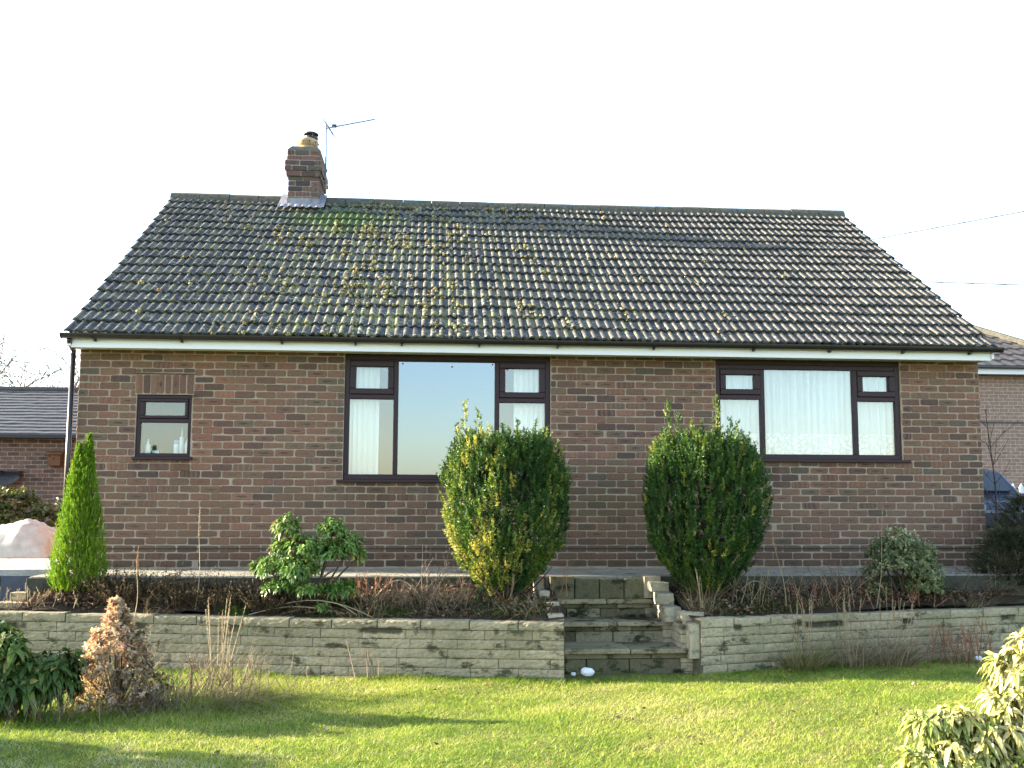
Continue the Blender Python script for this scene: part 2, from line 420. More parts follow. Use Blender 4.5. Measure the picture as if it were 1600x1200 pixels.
M['path'] = stone_mat('grey_concrete_path', (0.24, 0.225, 0.19), (0.27, 0.25, 0.21), (0.3, 0.28, 0.23), 0.75)
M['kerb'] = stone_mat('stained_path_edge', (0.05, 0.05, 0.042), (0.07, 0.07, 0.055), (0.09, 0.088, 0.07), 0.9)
M['patio'] = stone_mat('pale_patio_paving', (0.36, 0.35, 0.33), (0.4, 0.39, 0.36), (0.44, 0.42, 0.39), 0.2)
M['blue_edge'] = plain('dark_blue_grey_block', (0.035, 0.045, 0.065), 0.6, 0.3, 0.4, 6)

def ground_mat(name, stops, scale=3, bscale=40, bs=0.8):
    m, nt, b = newmat(name)
    c = coord(nt, 'World')
    col = ramp(nt, noise(nt, c, scale, 7, 0.7), stops)
    setc(nt, b, col, 0.95, 0.1); bump(nt, b, noise(nt, c, bscale, 6, 0.7), bs, 0.03)
    return m
M['lawn'] = ground_mat('lawn_thatch', [(0.3, (0.07, 0.085, 0.02)), (0.55, (0.12, 0.13, 0.04)), (0.75, (0.18, 0.16, 0.07))], 6)
M['soil'] = ground_mat('garden_soil', [(0.3, (0.022, 0.016, 0.011)), (0.6, (0.05, 0.036, 0.025)), (0.8, (0.085, 0.065, 0.05))], 8)
M['ground'] = ground_mat('rough_field', [(0.3, (0.04, 0.055, 0.015)), (0.7, (0.08, 0.09, 0.03))], 0.6)
M['terrace'] = ground_mat('rough_yard', [(0.3, (0.05, 0.05, 0.03)), (0.7, (0.11, 0.10, 0.075))], 1.2)

M['grass'] = foliage('grass_blade', [(0, (0.055, 0.12, 0.014)), (0.25, (0.125, 0.225, 0.022)), (0.5, (0.255, 0.34, 0.042)), (0.78, (0.41, 0.42, 0.095)), (0.93, (0.48, 0.42, 0.17)), (1, (0.36, 0.40, 0.35))], 0.42, 0.5, 0.3)
M['straw'] = foliage('dry_straw', [(0, (0.11, 0.088, 0.055)), (0.5, (0.23, 0.185, 0.115)), (1, (0.38, 0.31, 0.20))], 0.25, 0.7, 0.2, (1.05, 0.95, 0.7))
M['straw_green'] = foliage('half_green_grass', [(0, (0.06, 0.10, 0.02)), (0.5, (0.17, 0.16, 0.07)), (1, (0.36, 0.29, 0.17))], 0.3, 0.6, 0.25)
M['rust'] = foliage('rusty_dock', [(0, (0.14, 0.07, 0.042)), (0.5, (0.29, 0.15, 0.09)), (1, (0.42, 0.25, 0.16))], 0.2, 0.8, 0.1, (1.05, 0.8, 0.6))
M['twig'] = foliage('dead_twig', [(0, (0.05, 0.036, 0.026)), (0.5, (0.11, 0.08, 0.058)), (1, (0.24, 0.19, 0.145))], 0.1, 0.8, 0.1, (1, 0.9, 0.7))
M['yew'] = foliage('golden_yew_needle', [(0, (0.010, 0.030, 0.007)), (0.3, (0.026, 0.072, 0.013)), (0.55, (0.052, 0.115, 0.018)), (0.70, (0.11, 0.16, 0.022)), (0.84, (0.27, 0.27, 0.045)), (1, (0.46, 0.40, 0.10))], 0.25, 0.45, 0.3)
M['cypress'] = foliage('bright_cypress', [(0, (0.03, 0.07, 0.008)), (0.35, (0.10, 0.20, 0.014)), (0.75, (0.18, 0.30, 0.02)), (1, (0.28, 0.32, 0.035))], 0.35, 0.5, 0.25)
M['pieris'] = foliage('pieris_leaf', [(0, (0.05, 0.105, 0.02)), (0.5, (0.12, 0.215, 0.038)), (0.85, (0.20, 0.29, 0.07)), (0.96, (0.28, 0.32, 0.13)), (1, (0.24, 0.09, 0.05))], 0.25, 0.32, 0.5)
M['pieris_sun'] = foliage('sunlit_pieris_leaf', [(0, (0.05, 0.095, 0.018)), (0.35, (0.15, 0.205, 0.04)), (0.7, (0.33, 0.33, 0.11)), (1, (0.52, 0.46, 0.26))], 0.3, 0.28, 0.55)  # lit copy of the pieris leaf, sunlight painted in as paler, yellower colours
M['rhodo'] = foliage('rhododendron_leaf', [(0, (0.018, 0.036, 0.008)), (0.5, (0.042, 0.074, 0.014)), (0.9, (0.085, 0.13, 0.024)), (1, (0.17, 0.16, 0.05))], 0.15, 0.42, 0.22)
M['pink'] = foliage('pink_cream_leaf', [(0, (0.055, 0.062, 0.024)), (0.25, (0.17, 0.14, 0.08)), (0.5, (0.36, 0.26, 0.18)), (0.8, (0.56, 0.44, 0.28)), (0.94, (0.64, 0.52, 0.33)), (1, (0.50, 0.26, 0.20))], 0.3, 0.5, 0.25, (1.1, 0.95, 0.7))
M['heather'] = foliage('heather_sprig', [(0, (0.020, 0.018, 0.010)), (0.45, (0.050, 0.040, 0.022)), (0.75, (0.115, 0.085, 0.05)), (1, (0.22, 0.16, 0.11))], 0.15, 0.8, 0.1, (1, .9, .7))
M['euonymus'] = foliage('variegated_leaf', [(0, (0.045, 0.075, 0.022)), (0.4, (0.12, 0.155, 0.06)), (0.7, (0.24, 0.26, 0.13)), (1, (0.40, 0.40, 0.26))], 0.25, 0.45, 0.3)
M['dark_conifer'] = foliage('dark_bronze_conifer', [(0, (0.012, 0.018, 0.008)), (0.6, (0.035, 0.042, 0.018)), (1, (0.085, 0.065, 0.035))], 0.15, 0.6, 0.2)
M['hedge'] = foliage('garden_shrub_leaf', [(0, (0.03, 0.045, 0.012)), (0.5, (0.075, 0.10, 0.025)), (0.85, (0.16, 0.15, 0.045)), (1, (0.24, 0.16, 0.10))], 0.25, 0.4, 0.4)
M['mossgreen'] = foliage('low_green_leaf', [(0, (0.03, 0.065, 0.012)), (0.6, (0.065, 0.13, 0.02)), (1, (0.13, 0.17, 0.05))], 0.25, 0.6, 0.2)
M['litter'] = foliage('fallen_leaf', [(0, (0.035, 0.024, 0.015)), (0.5, (0.10, 0.062, 0.04)), (0.8, (0.19, 0.13, 0.10)), (1, (0.34, 0.29, 0.25))], 0.1, 0.8, 0.1, (1, .9, .7))

# ------------------------------------------------------------------ masonry helpers
def subtract(rects, hole):
    out = []
    hx0, hx1, hz0, hz1 = hole
    for (a, b, c, d) in rects:
        if hx1 <= a or hx0 >= b or hz1 <= c or hz0 >= d: out.append((a, b, c, d)); continue
        if hx0 - a > 0.02: out.append((a, hx0, c, d))
        if b - hx1 > 0.02: out.append((hx1, b, c, d))
        m0, m1 = max(a, hx0), min(b, hx1)
        if hz0 - c > 0.018: out.append((m0, m1, c, hz0))
        if d - hz1 > 0.018: out.append((m0, m1, hz1, d))
    return out

def bricks(mb, rects, O, U, Vv, Nn, depth=0.012, jit=0.0024, cut=0.012):
    """octagonal brick faces; rects are (u0,u1,v0,v1) in the plane O + u U + v V, Nn outward"""
    R = np.array(rects, float); n = len(R)
    O, U, Vv, Nn = (np.array(q, float) for q in (O, U, Vv, Nn))
    R = R + rng.normal(0, jit, R.shape)
    u0, u1, v0, v1 = R.T
    c = cut * (1 + rng.uniform(-.5, .8, (n, 8)))
    uu = np.stack([u0 + c[:, 0], u1 - c[:, 1], u1, u1, u1 - c[:, 4], u0 + c[:, 5], u0, u0], 1)
    vv = np.stack([v0, v0, v0 + c[:, 2] * .7, v1 - c[:, 3] * .7, v1, v1, v1 - c[:, 6] * .7, v0 + c[:, 7] * .7], 1)
    cu = ((u0 + u1) / 2)[:, None]; cv = ((v0 + v1) / 2)[:, None]
    hu = ((u1 - u0) / 2)[:, None]; hv = ((v1 - v0) / 2)[:, None]
    off = rng.normal(0, 0.0012, (n, 1))
    tx = rng.normal(0, .002, (n, 1)) * (uu - cu) / hu
    def P(u, v, w): return O + u[..., None] * U + v[..., None] * Vv + w[..., None] * Nn
    ins = 0.006
    fu = cu + (uu - cu) * (1 - ins / hu); fv = cv + (vv - cv) * (1 - ins / hv)
    front = P(fu, fv, 0 * fu + off + tx); mid = P(uu, vv, 0 * uu - 0.004 + off + tx); back = P(uu, vv, 0 * uu - depth)
    V = np.concatenate([front, mid, back], 1)          # n,24
    i = np.arange(8); j = (i + 1) % 8
    q = np.concatenate([np.stack([i, i + 8, j + 8, j], 1), np.stack([i + 8, i + 16, j + 16, j + 8], 1)])
    base = np.arange(n)[:, None] * 24
    F4 = (base[:, :, None] + q[None]).reshape(-1, 4); F8 = base + i[None]
    bu = np.concatenate([(fu - cu) / hu, (uu - cu) / hu, (uu - cu) / hu], 1); bv = np.concatenate([(fv - cv) / hv, (vv - cv) / hv, (vv - cv) / hv], 1)
    r = np.repeat(rng.uniform(0, 1, (n, 1)), 24, 1)
    mb.add(V.reshape(-1, 3), [F4, F8], rnd=r.ravel(), bu=bu.ravel(), bv=bv.ravel())

def courses(u0, u1, v0, v1, gauge=0.083, pitch=0.232, joint=0.0125, odd=0):
    out = []; k = 0; v = v0
    while v < v1 - 0.02:
        a = u0 - (pitch / 2 if (k + odd) % 2 else 0); top = min(v + gauge - joint, v1)
        while a < u1 - 0.012:
            b = a + pitch - joint
            x0, x1 = max(a, u0), min(b, u1)
            if x1 - x0 > 0.03: out.append((x0, x1, v, top))
            a += pitch
        v += gauge; k += 1
    return out

def slab_with_holes(mb, u0, u1, v0, v1, y0, y1, holes):
    us = sorted({u0, u1, *[h[0] for h in holes], *[h[1] for h in holes]}); vs = sorted({v0, v1, *[min(v1, h[2]) for h in holes], *[min(v1, h[3]) for h in holes]})
    for vi in range(len(vs) - 1):
        run = None
        for ui in range(len(us) - 1):
            cu, cv = (us[ui] + us[ui + 1]) / 2, (vs[vi] + vs[vi + 1]) / 2
            inside = any(h[0] < cu < h[1] and h[2] < cv < h[3] for h in holes)
            if not inside and run is None: run = us[ui]
            if (inside or ui == len(us) - 2) and run is not None:
                e = us[ui] if inside else us[ui + 1]
                mb.box(run, e, y0, y1, vs[vi], vs[vi + 1]); run = None

# ------------------------------------------------------------------ ground, lawn, terrace, path
X0, X1, ZT = -4.915, 5.69, 2.44                     # front wall extents, eaves height
def wl(P, n=60):
    P = np.array(P, float); t = np.r_[0, np.cumsum(np.linalg.norm(np.diff(P, axis=0), axis=1))]
    # smooth through the control points
    tt = np.linspace(0, t[-1], n)
    m = np.gradient(P, t, axis=0)
    out = []
    for s in tt:
        i = min(np.searchsorted(t, s, 'right') - 1, len(P) - 2); h = t[i + 1] - t[i]; q = (s - t[i]) / h
        out.append((2*q**3-3*q**2+1)*P[i] + (q**3-2*q**2+q)*h*m[i] + (-2*q**3+3*q**2)*P[i+1] + (q**3-q**2)*h*m[i+1])
    return np.array(out)
WL = wl([(-9.0, -1.0), (-6.8, -1.25), (-5.1, -1.48), (-3.84, -1.63), (-1.96, -1.99), (0.30, -2.34)])
WR = wl([(1.62, -2.18), (3.06, -1.80), (4.3, -1.52), (5.4, -1.28), (7.2, -0.98), (9.5, -0.75)])
def wall_y(x):
    x = np.asarray(x, float)
    yl = np.interp(x, WL[:, 0], WL[:, 1]); yr = np.interp(x, WR[:, 0], WR[:, 1])
    ym = np.interp(x, [0.30, 1.62], [-2.34, -2.18])
    return np.where(x < 0.3, yl, np.where(x > 1.62, yr, ym))
def lawn_z(x, y):
    P = np.stack([x, y], -1)
    return -0.87 + 0.022 * vnoise(P, 0.8, 3) + 0.010 * vnoise(P, 3.1, 4) + 0.035 * np.clip((x - 2) / 4, 0, 1.5) + 0.02 * np.clip((-x - 2) / 3, 0, 1.5)

def grid(name, x, y, zf, mat, kind='structure', maskf=None):
    xx, yy = np.meshgrid(x, y); zz = zf(xx, yy)
    V = np.stack([xx, yy, zz], -1).reshape(-1, 3); nx, ny = len(x), len(y)
    i, j = np.meshgrid(np.arange(nx - 1), np.arange(ny - 1)); a = (j * nx + i).ravel()
    F = np.stack([a, a + 1, a + 1 + nx, a + nx], 1)
    mb = MB(); mb.add(V, F, rnd=0.5 + 0.3 * vnoise(V, 2.2, 9))
    return tag(mb.build(name, mat, smooth=True), kind=kind)

mb = MB(); mb.add([(-400, -300, -1.0), (400, -300, -1.0), (400, 600, -1.0), (-400, 600, -1.0)], np.array([(0, 1, 2, 3)]))
tag(mb.build('ground', M['ground']), kind='structure')
grid('lawn', np.linspace(-12, 12, 130), np.linspace(-14, -0.6, 90), lambda x, y: lawn_z(x, y), M['lawn'])
mb = MB(); mb.box(-60, -4.93, -0.55, 90, -0.99, -0.062); mb.box(-4.93, 60, 0.035, 90, -0.99, -0.066)
tag(mb.build('terrace', M['terrace']), kind='structure')
# planting bed between the retaining wall and the path
def bed_z(x, y):
    w = wall_y(x); t = np.clip((y - w) / (-1.05 - w + 1e-3), 0, 1)
    P = np.stack([x, y], -1)
    return -0.40 + 0.27 * t ** 0.8 * (1 - .85 * np.clip((-x - 4.75) / .3, 0, 1)) + 0.035 * vnoise(P, 2.2, 5) + 0.02 * vnoise(P, 7, 6)
def bed(name, xa, xb):
    n = int((xb - xa) / 0.09); mb = MB(); xs = np.linspace(xa, xb, n); ts = np.linspace(0, 1, 16)
    xx, tt = np.meshgrid(xs, ts); yy = wall_y(xx) + 0.10 + tt * (-0.98 - wall_y(xx) - 0.10 + 0.9 * (xx > 5.7) + .44 * (xx < -4.93))
    V = np.stack([xx, yy, bed_z(xx, yy)], -1).reshape(-1, 3)
    i, j = np.meshgrid(np.arange(n - 1), np.arange(15)); a = (j * n + i).ravel()
    mb.add(V, np.stack([a, a + 1, a + 1 + n, a + n], 1)); return tag(mb.build(name, M['soil'], smooth=True), kind='structure')
bed('soil', -9.0, 0.34); bed('soil', 1.55, 9.4)
# concrete path along the front of the house, cast in bays
mb = MB()
xe = [-4.93, -3.6, -2.0, -0.1, 1.8, 3.7, 5.75]
for a, b in zip(xe[:-1], xe[1:]):
    mb.box(a + 0.006, b - 0.006, -1.12, 0.03, -0.32, -0.02 + rng.uniform(-.004, .004), rnd=rng.uniform(0, 1))
tag(mb.build('path', M['path'], bevel=0.012), kind='structure')
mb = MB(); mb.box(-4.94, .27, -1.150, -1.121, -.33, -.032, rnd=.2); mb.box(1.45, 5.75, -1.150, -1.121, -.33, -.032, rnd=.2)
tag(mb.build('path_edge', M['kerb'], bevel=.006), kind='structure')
mb = MB()
for i in range(9):
    for j in range(9):
        x = -4.932 - 0.6 * (i + 1); y = -0.5 + 0.6 * j
        mb.box(x + .004, x + .594, y + .004, y + .594, -0.06, 0.012 + rng.uniform(-.003, .003), rnd=rng.uniform(0, 1))
tag(mb.build('patio', M['patio'], bevel=0.006), kind='structure')

# ------------------------------------------------------------------ the bungalow
H = thing('bungalow', 'brown brick bungalow with a mossy grey tiled roof and brown window frames', 'house', (0.39, 0, 0))
W1 = (-4.268, -3.655, 1.228, 1.935); W2 = (-1.938, 0.452, 0.985, 2.44); W3 = (2.43, 4.70, 1.248, 2.44)
SOL = (-4.285, -3.640, 1.935, 2.185)
holes = [W1, W2, W3]
mb = MB(); slab_with_holes(mb, X0 + .003, X1 - .003, -0.05, ZT, 0.0055, 0.10, holes)
mort = mb.build('mortar_joint', M['mortar'], H)
rects = courses(X0, X1, 0.0, ZT)
# jitter of perpends per course: shift by small random
for h in holes + [SOL]: rects = [r for r in subtract(rects, (h[0] - .008, h[1] + .008, h[2] - .006, h[3] + .006))]
mb = MB(); bricks(mb, rects, (0, 0, 0), (1, 0, 0), (0, 0, 1), (0, -1, 0))
# soldier course over the small window with a tile creasing on top
n = 8; w = (SOL[1] - SOL[0]) / n
bricks(mb, [(SOL[0] + i * w + .004, SOL[0] + (i + 1) * w - .004, SOL[2] + .012, SOL[3] - .026) for i in range(n)], (0, 0, 0), (1, 0, 0), (0, 0, 1), (0, -1, 0))
bricks(mb, [(SOL[0] - .01 + i * .222, SOL[0] - .01 + (i + 1) * .222 - .004, SOL[3] - .020, SOL[3] - .002) for i in range(3)], (0, -0.012, 0), (1, 0, 0), (0, 0, 1), (0, -1, 0), depth=.02, cut=.003)
front = mb.build('brick_wall', M['brick'], H)
mb = MB(); mb.box(X0 + .002, X1 - .002, -0.004, 0.02, 0.196, 0.208)
mb.build('damp_proof_course', M['black'], front)
# gables and back wall
YB = 8.32; PT = math.tan(rad(33.4)); YR = 4.0; ZR = 5.40
mb = MB()
for xa, xb in ((X0, X0 + .1), (X1 - .1, X1)):
    V = []
    for x in (xa, xb): V += [(x, .101, -0.05), (x, YB, -0.05), (x, YB, ZT), (x, YR, ZT + (YR - 0.1) * PT + .06), (x, .101, ZT)]
    mb.add(V, [np.array([(0, 1, 2, 3, 4), (9, 8, 7, 6, 5)]), np.array([(0, 5, 6, 1), (1, 6, 7, 2), (2, 7, 8, 3), (3, 8, 9, 4), (4, 9, 5, 0)])])
mb.box(X0 + .1, X1 - .1, YB - .1, YB, -0.05, ZT)
mb.build('gable_wall', M['brick_side'], H)
mb = MB(); mb.box(X0 + .1, X1 - .1, 2.6, 2.7, -0.05, ZT); mb.box(X0 + .1, X1 - .1, .1, 2.6, 0.02, 0.1); mb.box(X0 + .1, X1 - .1, .1, 2.6, 2.40, 2.44)
for x in (-2.6, 1.5): mb.box(x, x + .1, .1, 2.6, 0.1, 2.40)
mb.build('interior_wall', M['inside'], H)
mb = MB(); mb.box(-4.6, -3.3, 0.62, 0.66, 0.1, 2.4)
mb.build('interior_partition', M['inside_pale'], H)

# eaves
mb = MB(); mb.box(X0 - .01, X1 + .01, -0.275, -0.25, ZT - .016, ZT + .125); fas = mb.build('fascia', M['upvc_white'], H, bevel=.003)
mb = MB(); mb.box(X0 - .01, X1 + .01, -0.25, 0.10, ZT + .001, ZT + .02); mb.build('soffit', M['soffit'], H)
for x in (X0 - .035, X1 + .010): # boxed verge ends / barge boards up both gables
    V = []; mb = MB()
    for xx in (x, x + .025): V += [(xx, -.30, ZT + .0), (xx, -.30, ZT + .10), (xx, YR, ZT + .10 + (YR + .30) * PT - .03), (xx, YR, ZT - .05 + (YR + .30) * PT - .03), (xx, .05, ZT + .0)]
    mb.add(V, [np.array([(0, 1, 2, 3, 4), (9, 8, 7, 6, 5)]), np.array([(0, 5, 6, 1), (1, 6, 7, 2), (2, 7, 8, 3), (3, 8, 9, 4), (4, 9, 5, 0)])])
    mb.build('barge_board', M['upvc_white'], H)
# half-round gutter
GX0, GX1, GY, GZ, GR = X0 - .10, X1 + .11, -0.345, 2.568, 0.056
a = np.linspace(np.pi, 2 * np.pi, 11)
def gut(mb, xa, xb, r=GR, t=.006):
    o = np.stack([np.cos(a) * r, np.sin(a) * r], 1); i_ = np.stack([np.cos(a[::-1]) * (r - t), np.sin(a[::-1]) * (r - t)], 1)
    pr = np.concatenate([o, i_]); k = len(pr)
    V = [(x, GY + p[0], GZ + p[1]) for x in (xa, xb) for p in pr]
    i = np.arange(k); j = (i + 1) % k
    mb.add(V, [np.stack([i, j, j + k, i + k], 1), np.array([i[::-1]]), np.array([i + k])])
mb = MB(); gut(mb, GX0, GX1)
for x in (GX0, GX1 - .012): # stop ends
    V = [(xx, GY + math.cos(q) * GR * 1.05, GZ + math.sin(q) * GR * 1.05) for xx in (x, x + .012) for q in a]; k = 11
    i = np.arange(k); j = (i + 1) % k
    mb.add(V, [np.stack([i, j, j + k, i + k], 1), np.array([i[::-1]]), np.array([i + k])])
gutter = mb.build('gutter', M['gutter'], H)
for x in (-4.66, -3.72, -2.62, -1.80, -1.28, -0.40, 0.50, 1.62, 2.80, 3.71, 4.60, 5.42):
    mb = MB(); mb.box(x - .009, x + .009, -0.288, -0.2755, ZT + .05, ZT + .10); mb.box(x - .009, x + .009, -0.345, -0.285, ZT + .048, ZT + .060); gut(mb, x - .016, x + .016, GR * 1.09, .006)
    mb.build('gutter_bracket', M['black'], gutter)
# downpipes at both ends
mb = MB(); xp = X0 - .055
mb.path([(xp + .03, GY + .03, GZ - .05), (xp + .028, GY + .06, GZ - .09), (xp + .01, -.09, GZ - .15), (xp, -.06, GZ - .21), (xp, -.06, 0.0)], .029, 10)
dp = mb.build('downpipe', M['gutter'], H, smooth=True)
mb = MB(); mb.path([(X1 + .05, .25, 2.4), (X1 + .05, .25, 0)], .03, 10); mb.build('downpipe', M['gutter'], H, smooth=True)

# roof tiles: 17 courses of real tiles with rolls
SLOPE = math.hypot(YR + .36, ZR - 2.56); NC = 17; RP = 0.104
cy, sy = (YR + .36) / SLOPE, (ZR - 2.56) / SLOPE
def tiles(mb, sgn):
    RX0, RX1 = X0 - .065, X1 + .045
    ntile = int(round((RX1 - RX0) / (2 * RP))); tw = (RX1 - RX0) / ntile; g = SLOPE / NC
    k = 17; u = np.linspace(0, 1, k)
    ph = (u * 2) % 1.0; ph[-1] = 1.0
    prof = np.where(ph < .56, np.sin(np.clip(ph / .56, 0, 1) * np.pi) ** .42, 0) * .019
    crown = np.where(ph < .56, np.sin(np.clip(ph / .56, 0, 1) * np.pi), 0)
    I, J = np.meshgrid(np.arange(ntile), np.arange(NC)); I, J = I.ravel(), J.ravel(); n = len(I)
    sr = np.array([0.0, 0.0, 0.03, .55, 1.12]); hr = np.array([.010, .034, .036, .020, .004]); al = np.array([0, .0, .06, .55, 1.0])
    jx = rng.normal(0, .0022, (n, 1, 1)); js = rng.normal(0, .004, (n, 1, 1)); jh = rng.normal(0, .0022, (n, 1, 1)); tl = rng.normal(0, .004, (n, 1, 1))
    x = RX0 + (I[:, None, None] + u[None, None, :]) * tw + jx + 0 * sr[None, :, None]
    s_ = (J[:, None, None] + sr[None, :, None]) * g + js + 0 * x
    h = hr[None, :, None] + prof[None, None, :] + jh + tl * (u[None, None, :] - .5)
    sag = -0.02 * np.sin((x - RX0) / (RX1 - RX0) * np.pi) * np.clip(s_ / SLOPE, 0, 1) + .006 * np.sin(x * 2.1 + s_ * 1.3)
    h = h + sag
    y = -.36 + s_ * cy - h * sy; z = 2.56 + s_ * sy + h * cy
    if sgn < 0: y = 2 * YR - y
    V = np.stack([x, y, z], -1).reshape(-1, 3)
    q = np.array([(r * k + c, r * k + c + 1, (r + 1) * k + c + 1, (r + 1) * k + c) for r in range(4) for c in range(k - 1)])
    if sgn < 0: q = q[:, ::-1]
    F = (np.arange(n)[:, None, None] * 5 * k + q[None]).reshape(-1, 4)
    r = np.repeat(rng.uniform(0, 1, n), 5 * k)
    mb.add(V, F, rnd=r, crown=np.broadcast_to(crown[None, None], (n, 5, k)).ravel(), along=np.broadcast_to(al[None, :, None], (n, 5, k)).ravel())
mb = MB(); tiles(mb, 1); tiles(mb, -1)
roof = mb.build('roof', M['tile'], H)
mb = MB()
V = [(x, y, z) for x in (X0 - .01, X1 + .01) for y, z in ((-.27, 2.555), (YR, ZR - .035), (2 * YR + .27, 2.555), (2 * YR + .27, 2.53), (YR, ZR - .07), (-.27, 2.53))]
i = np.arange(6); j = (i + 1) % 6
mb.add(V, [np.stack([i, j, j + 6, i + 6], 1), np.array([i[::-1]]), np.array([i + 6])])
mb.build('roof_deck', M['slate_dark'], roof)
# ridge tiles
nr = 24; rw = (X1 - X0 + .12) / nr
for kx in range(nr):
    xa = X0 - .07 + kx * rw; mb = MB(); aa = np.linspace(-.15, np.pi + .15, 9)
    if -3.30 < xa + rw / 2 < -2.62: pass
    zt = ZR - .045 - 0.02 * math.sin((kx + .5) / nr * math.pi) + rng.normal(0, .003)
    V = [(x, YR + math.cos(q) * rr, zt + math.sin(q) * rr) for x in (xa, xa + rw - .008) for rr in (.125, .105) for q in (aa if rr > .11 else aa[::-1])]
    k = 18; i = np.arange(k); j = (i + 1) % k
    mb.add(V, [np.stack([i, j, j + k, i + k], 1), np.array([i[::-1]]), np.array([i + k])])
    mb.build('ridge_tile', M['ridge'], roof)
# moss cushions lying on the rolls
def roof_pt(x, s, h): return np.stack([x, -.36 + s * cy - h * sy, 2.56 + s * sy + h * cy], -1)
g = SLOPE / NC; ns = 11000
mx = np.where(rng.uniform(size=ns) < .62, rng.normal(-2.0, 1.25, ns), rng.uniform(X0, X1, ns))
ms = (rng.integers(0, NC, ns) + rng.choice([.05, .1, .85, .5], ns, p=[.4, .25, .2, .15]) + rng.normal(0, .05, ns)) * g
cl = .6 * vnoise(np.stack([mx, ms], 1), 2.2, 21) + .7 * vnoise(np.stack([mx * 3, ms * .5], 1), 3.6, 22) - .12 * np.abs(mx + 1.7)
keep = (cl > rng.uniform(-.05, .7, ns)) & (mx > X0) & (mx < X1) & (ms < SLOPE - .12) & ~((mx > -3.35) & (mx < -2.5) & (ms > 4.35))
mx, ms = mx[keep], ms[keep]
ph = np.round((mx - (X0 - .065)) / RP - .28) ; mx = np.where(rng.uniform(size=len(mx)) < .7, X0 - .065 + (ph + .28) * RP + rng.normal(0, .01, len(mx)), mx)
nn = len(mx); r = np.clip(rng.lognormal(-4.35, .48, nn), .005, .036)
ctr = roof_pt(mx, ms, .035 + 0 * mx)
k = 9; dirs = rdir(nn * 30).reshape(nn, 30, 3)
P = ctr[:, None] + dirs * r[:, None, None] * rng.uniform(.5, 1.0, (nn, 30, 1)); P = P.reshape(-1, 3)
mrnd = np.repeat(np.clip(rng.beta(2, 2, nn) * .9 + .25 * np.clip(np.abs(mx + 1.8) / 4, 0, 1) * rng.uniform(size=nn) + .08, 0, 1), 30)
d = unit(dirs.reshape(-1, 3) + .3 * rdir(nn * 30)); u, w_ = perp(d); sz = np.repeat(r, 30)[:, None] * .5
V = np.stack([P + u * sz, P + w_ * sz, P - u * sz, P - w_ * sz], 1).reshape(-1, 3)
mb = MB(); mb.add(V, np.arange(len(V)).reshape(-1, 4), rnd=np.repeat(mrnd, 4))
tag(mb.build('moss', M['moss'], roof), kind='stuff')

# chimney
CX0, CX1, CY0, CY1 = -3.165, -2.70, 3.62, 4.50
chb = MB()
def stack(mb, x0, x1, y0, y1, z0, z1, odd=0):
    cor = MB
    bricks(mb, courses(x0, x1, z0, z1, odd=odd), (0, y0, 0), (1, 0, 0), (0, 0, 1), (0, -1, 0))
    bricks(mb, courses(y0, y1, z0, z1, odd=odd + 1), (x1, 0, 0), (0, 1, 0), (0, 0, 1), (1, 0, 0))
    bricks(mb, courses(-y1, -y0, z0, z1, odd=odd + 1), (x0, 0, 0), (0, -1, 0), (0, 0, 1), (-1, 0, 0))
    bricks(mb, courses(-x1, -x0, z0, z1, odd=odd), (0, y1, 0), (-1, 0, 0), (0, 0, 1), (0, 1, 0))
stack(chb, CX0, CX1, CY0, CY1, 4.95, 5.68)
stack(chb, CX0 - .028, CX1 + .028, CY0 - .028, CY1 + .028, 5.68, 5.763)
stack(chb, CX0 - .05, CX1 + .05, CY0 - .05, CY1 + .05, 5.763, 5.93, 1)
stack(chb, CX0 - .02, CX1 + .02, CY0 - .02, CY1 + .02, 5.93, 6.10)
chim = chb.build('chimney', M['brick_chimney'], H)
mb = MB()
for x0, x1, y0, y1, z0, z1 in ((CX0, CX1, CY0, CY1, 4.9, 5.678), (CX0 - .028, CX1 + .028, CY0 - .028, CY1 + .028, 5.679, 5.762), (CX0 - .05, CX1 + .05, CY0 - .05, CY1 + .05, 5.764, 5.929), (CX0 - .02, CX1 + .02, CY0 - .02, CY1 + .02, 5.93, 6.095)):
    mb.box(x0 + .007, x1 - .007, y0 + .007, y1 - .007, z0, z1)
mb.build('mortar_joint', M['mortar_far'], chim)
mb = MB()
V = []; x0, x1, y0, y1 = CX0 - .02, CX1 + .02, CY0 - .02, CY1 + .02
V = [(x0, y0, 6.095), (x1, y0, 6.095), (x1, y1, 6.095), (x0, y1, 6.095), (x0 + .06, y0 + .06, 6.17), (x1 - .06, y0 + .06, 6.17), (x1 - .06, y1 - .06, 6.17), (x0 + .06, y1 - .06, 6.17)]
mb.add(V, np.array([(3, 2, 1, 0), (4, 5, 6, 7), (0, 1, 5, 4), (1, 2, 6, 5), (2, 3, 7, 6), (3, 0, 4, 7)]))
mb.build('flaunching', M['ridge'], chim)
mb = MB(); pc = (-2.915, 3.86, 6.14)
mb.lathe(pc, [(.150, 0), (.150, .045), (.138, .05), (.138, .085), (.152, .09), (.170, .13), (.172, .17), (.150, .20), (.115, .215), (.10, .216), (.10, .10)], 22)
pot = mb.build('chimney_pot', M['terracotta'], chim, smooth=True)
for q in range(10):
    t = q / 10 * 2 * math.pi; mb = MB(); mb.tube([(pc[0] + math.cos(t) * .160, pc[1] + math.sin(t) * .160, pc[2] + .135)], [(pc[0] + math.cos(t) * .180, pc[1] + math.sin(t) * .180, pc[2] + .137)], .011, .011, 8)
    mb.build('vent_hole', M['black'], chim)
mb = MB(); cc = (pc[0] + .05, pc[1], pc[2] + .215)
mb.lathe(cc, [(.10, 0), (.112, .0), (.112, .03), (.10, .032)], 18)
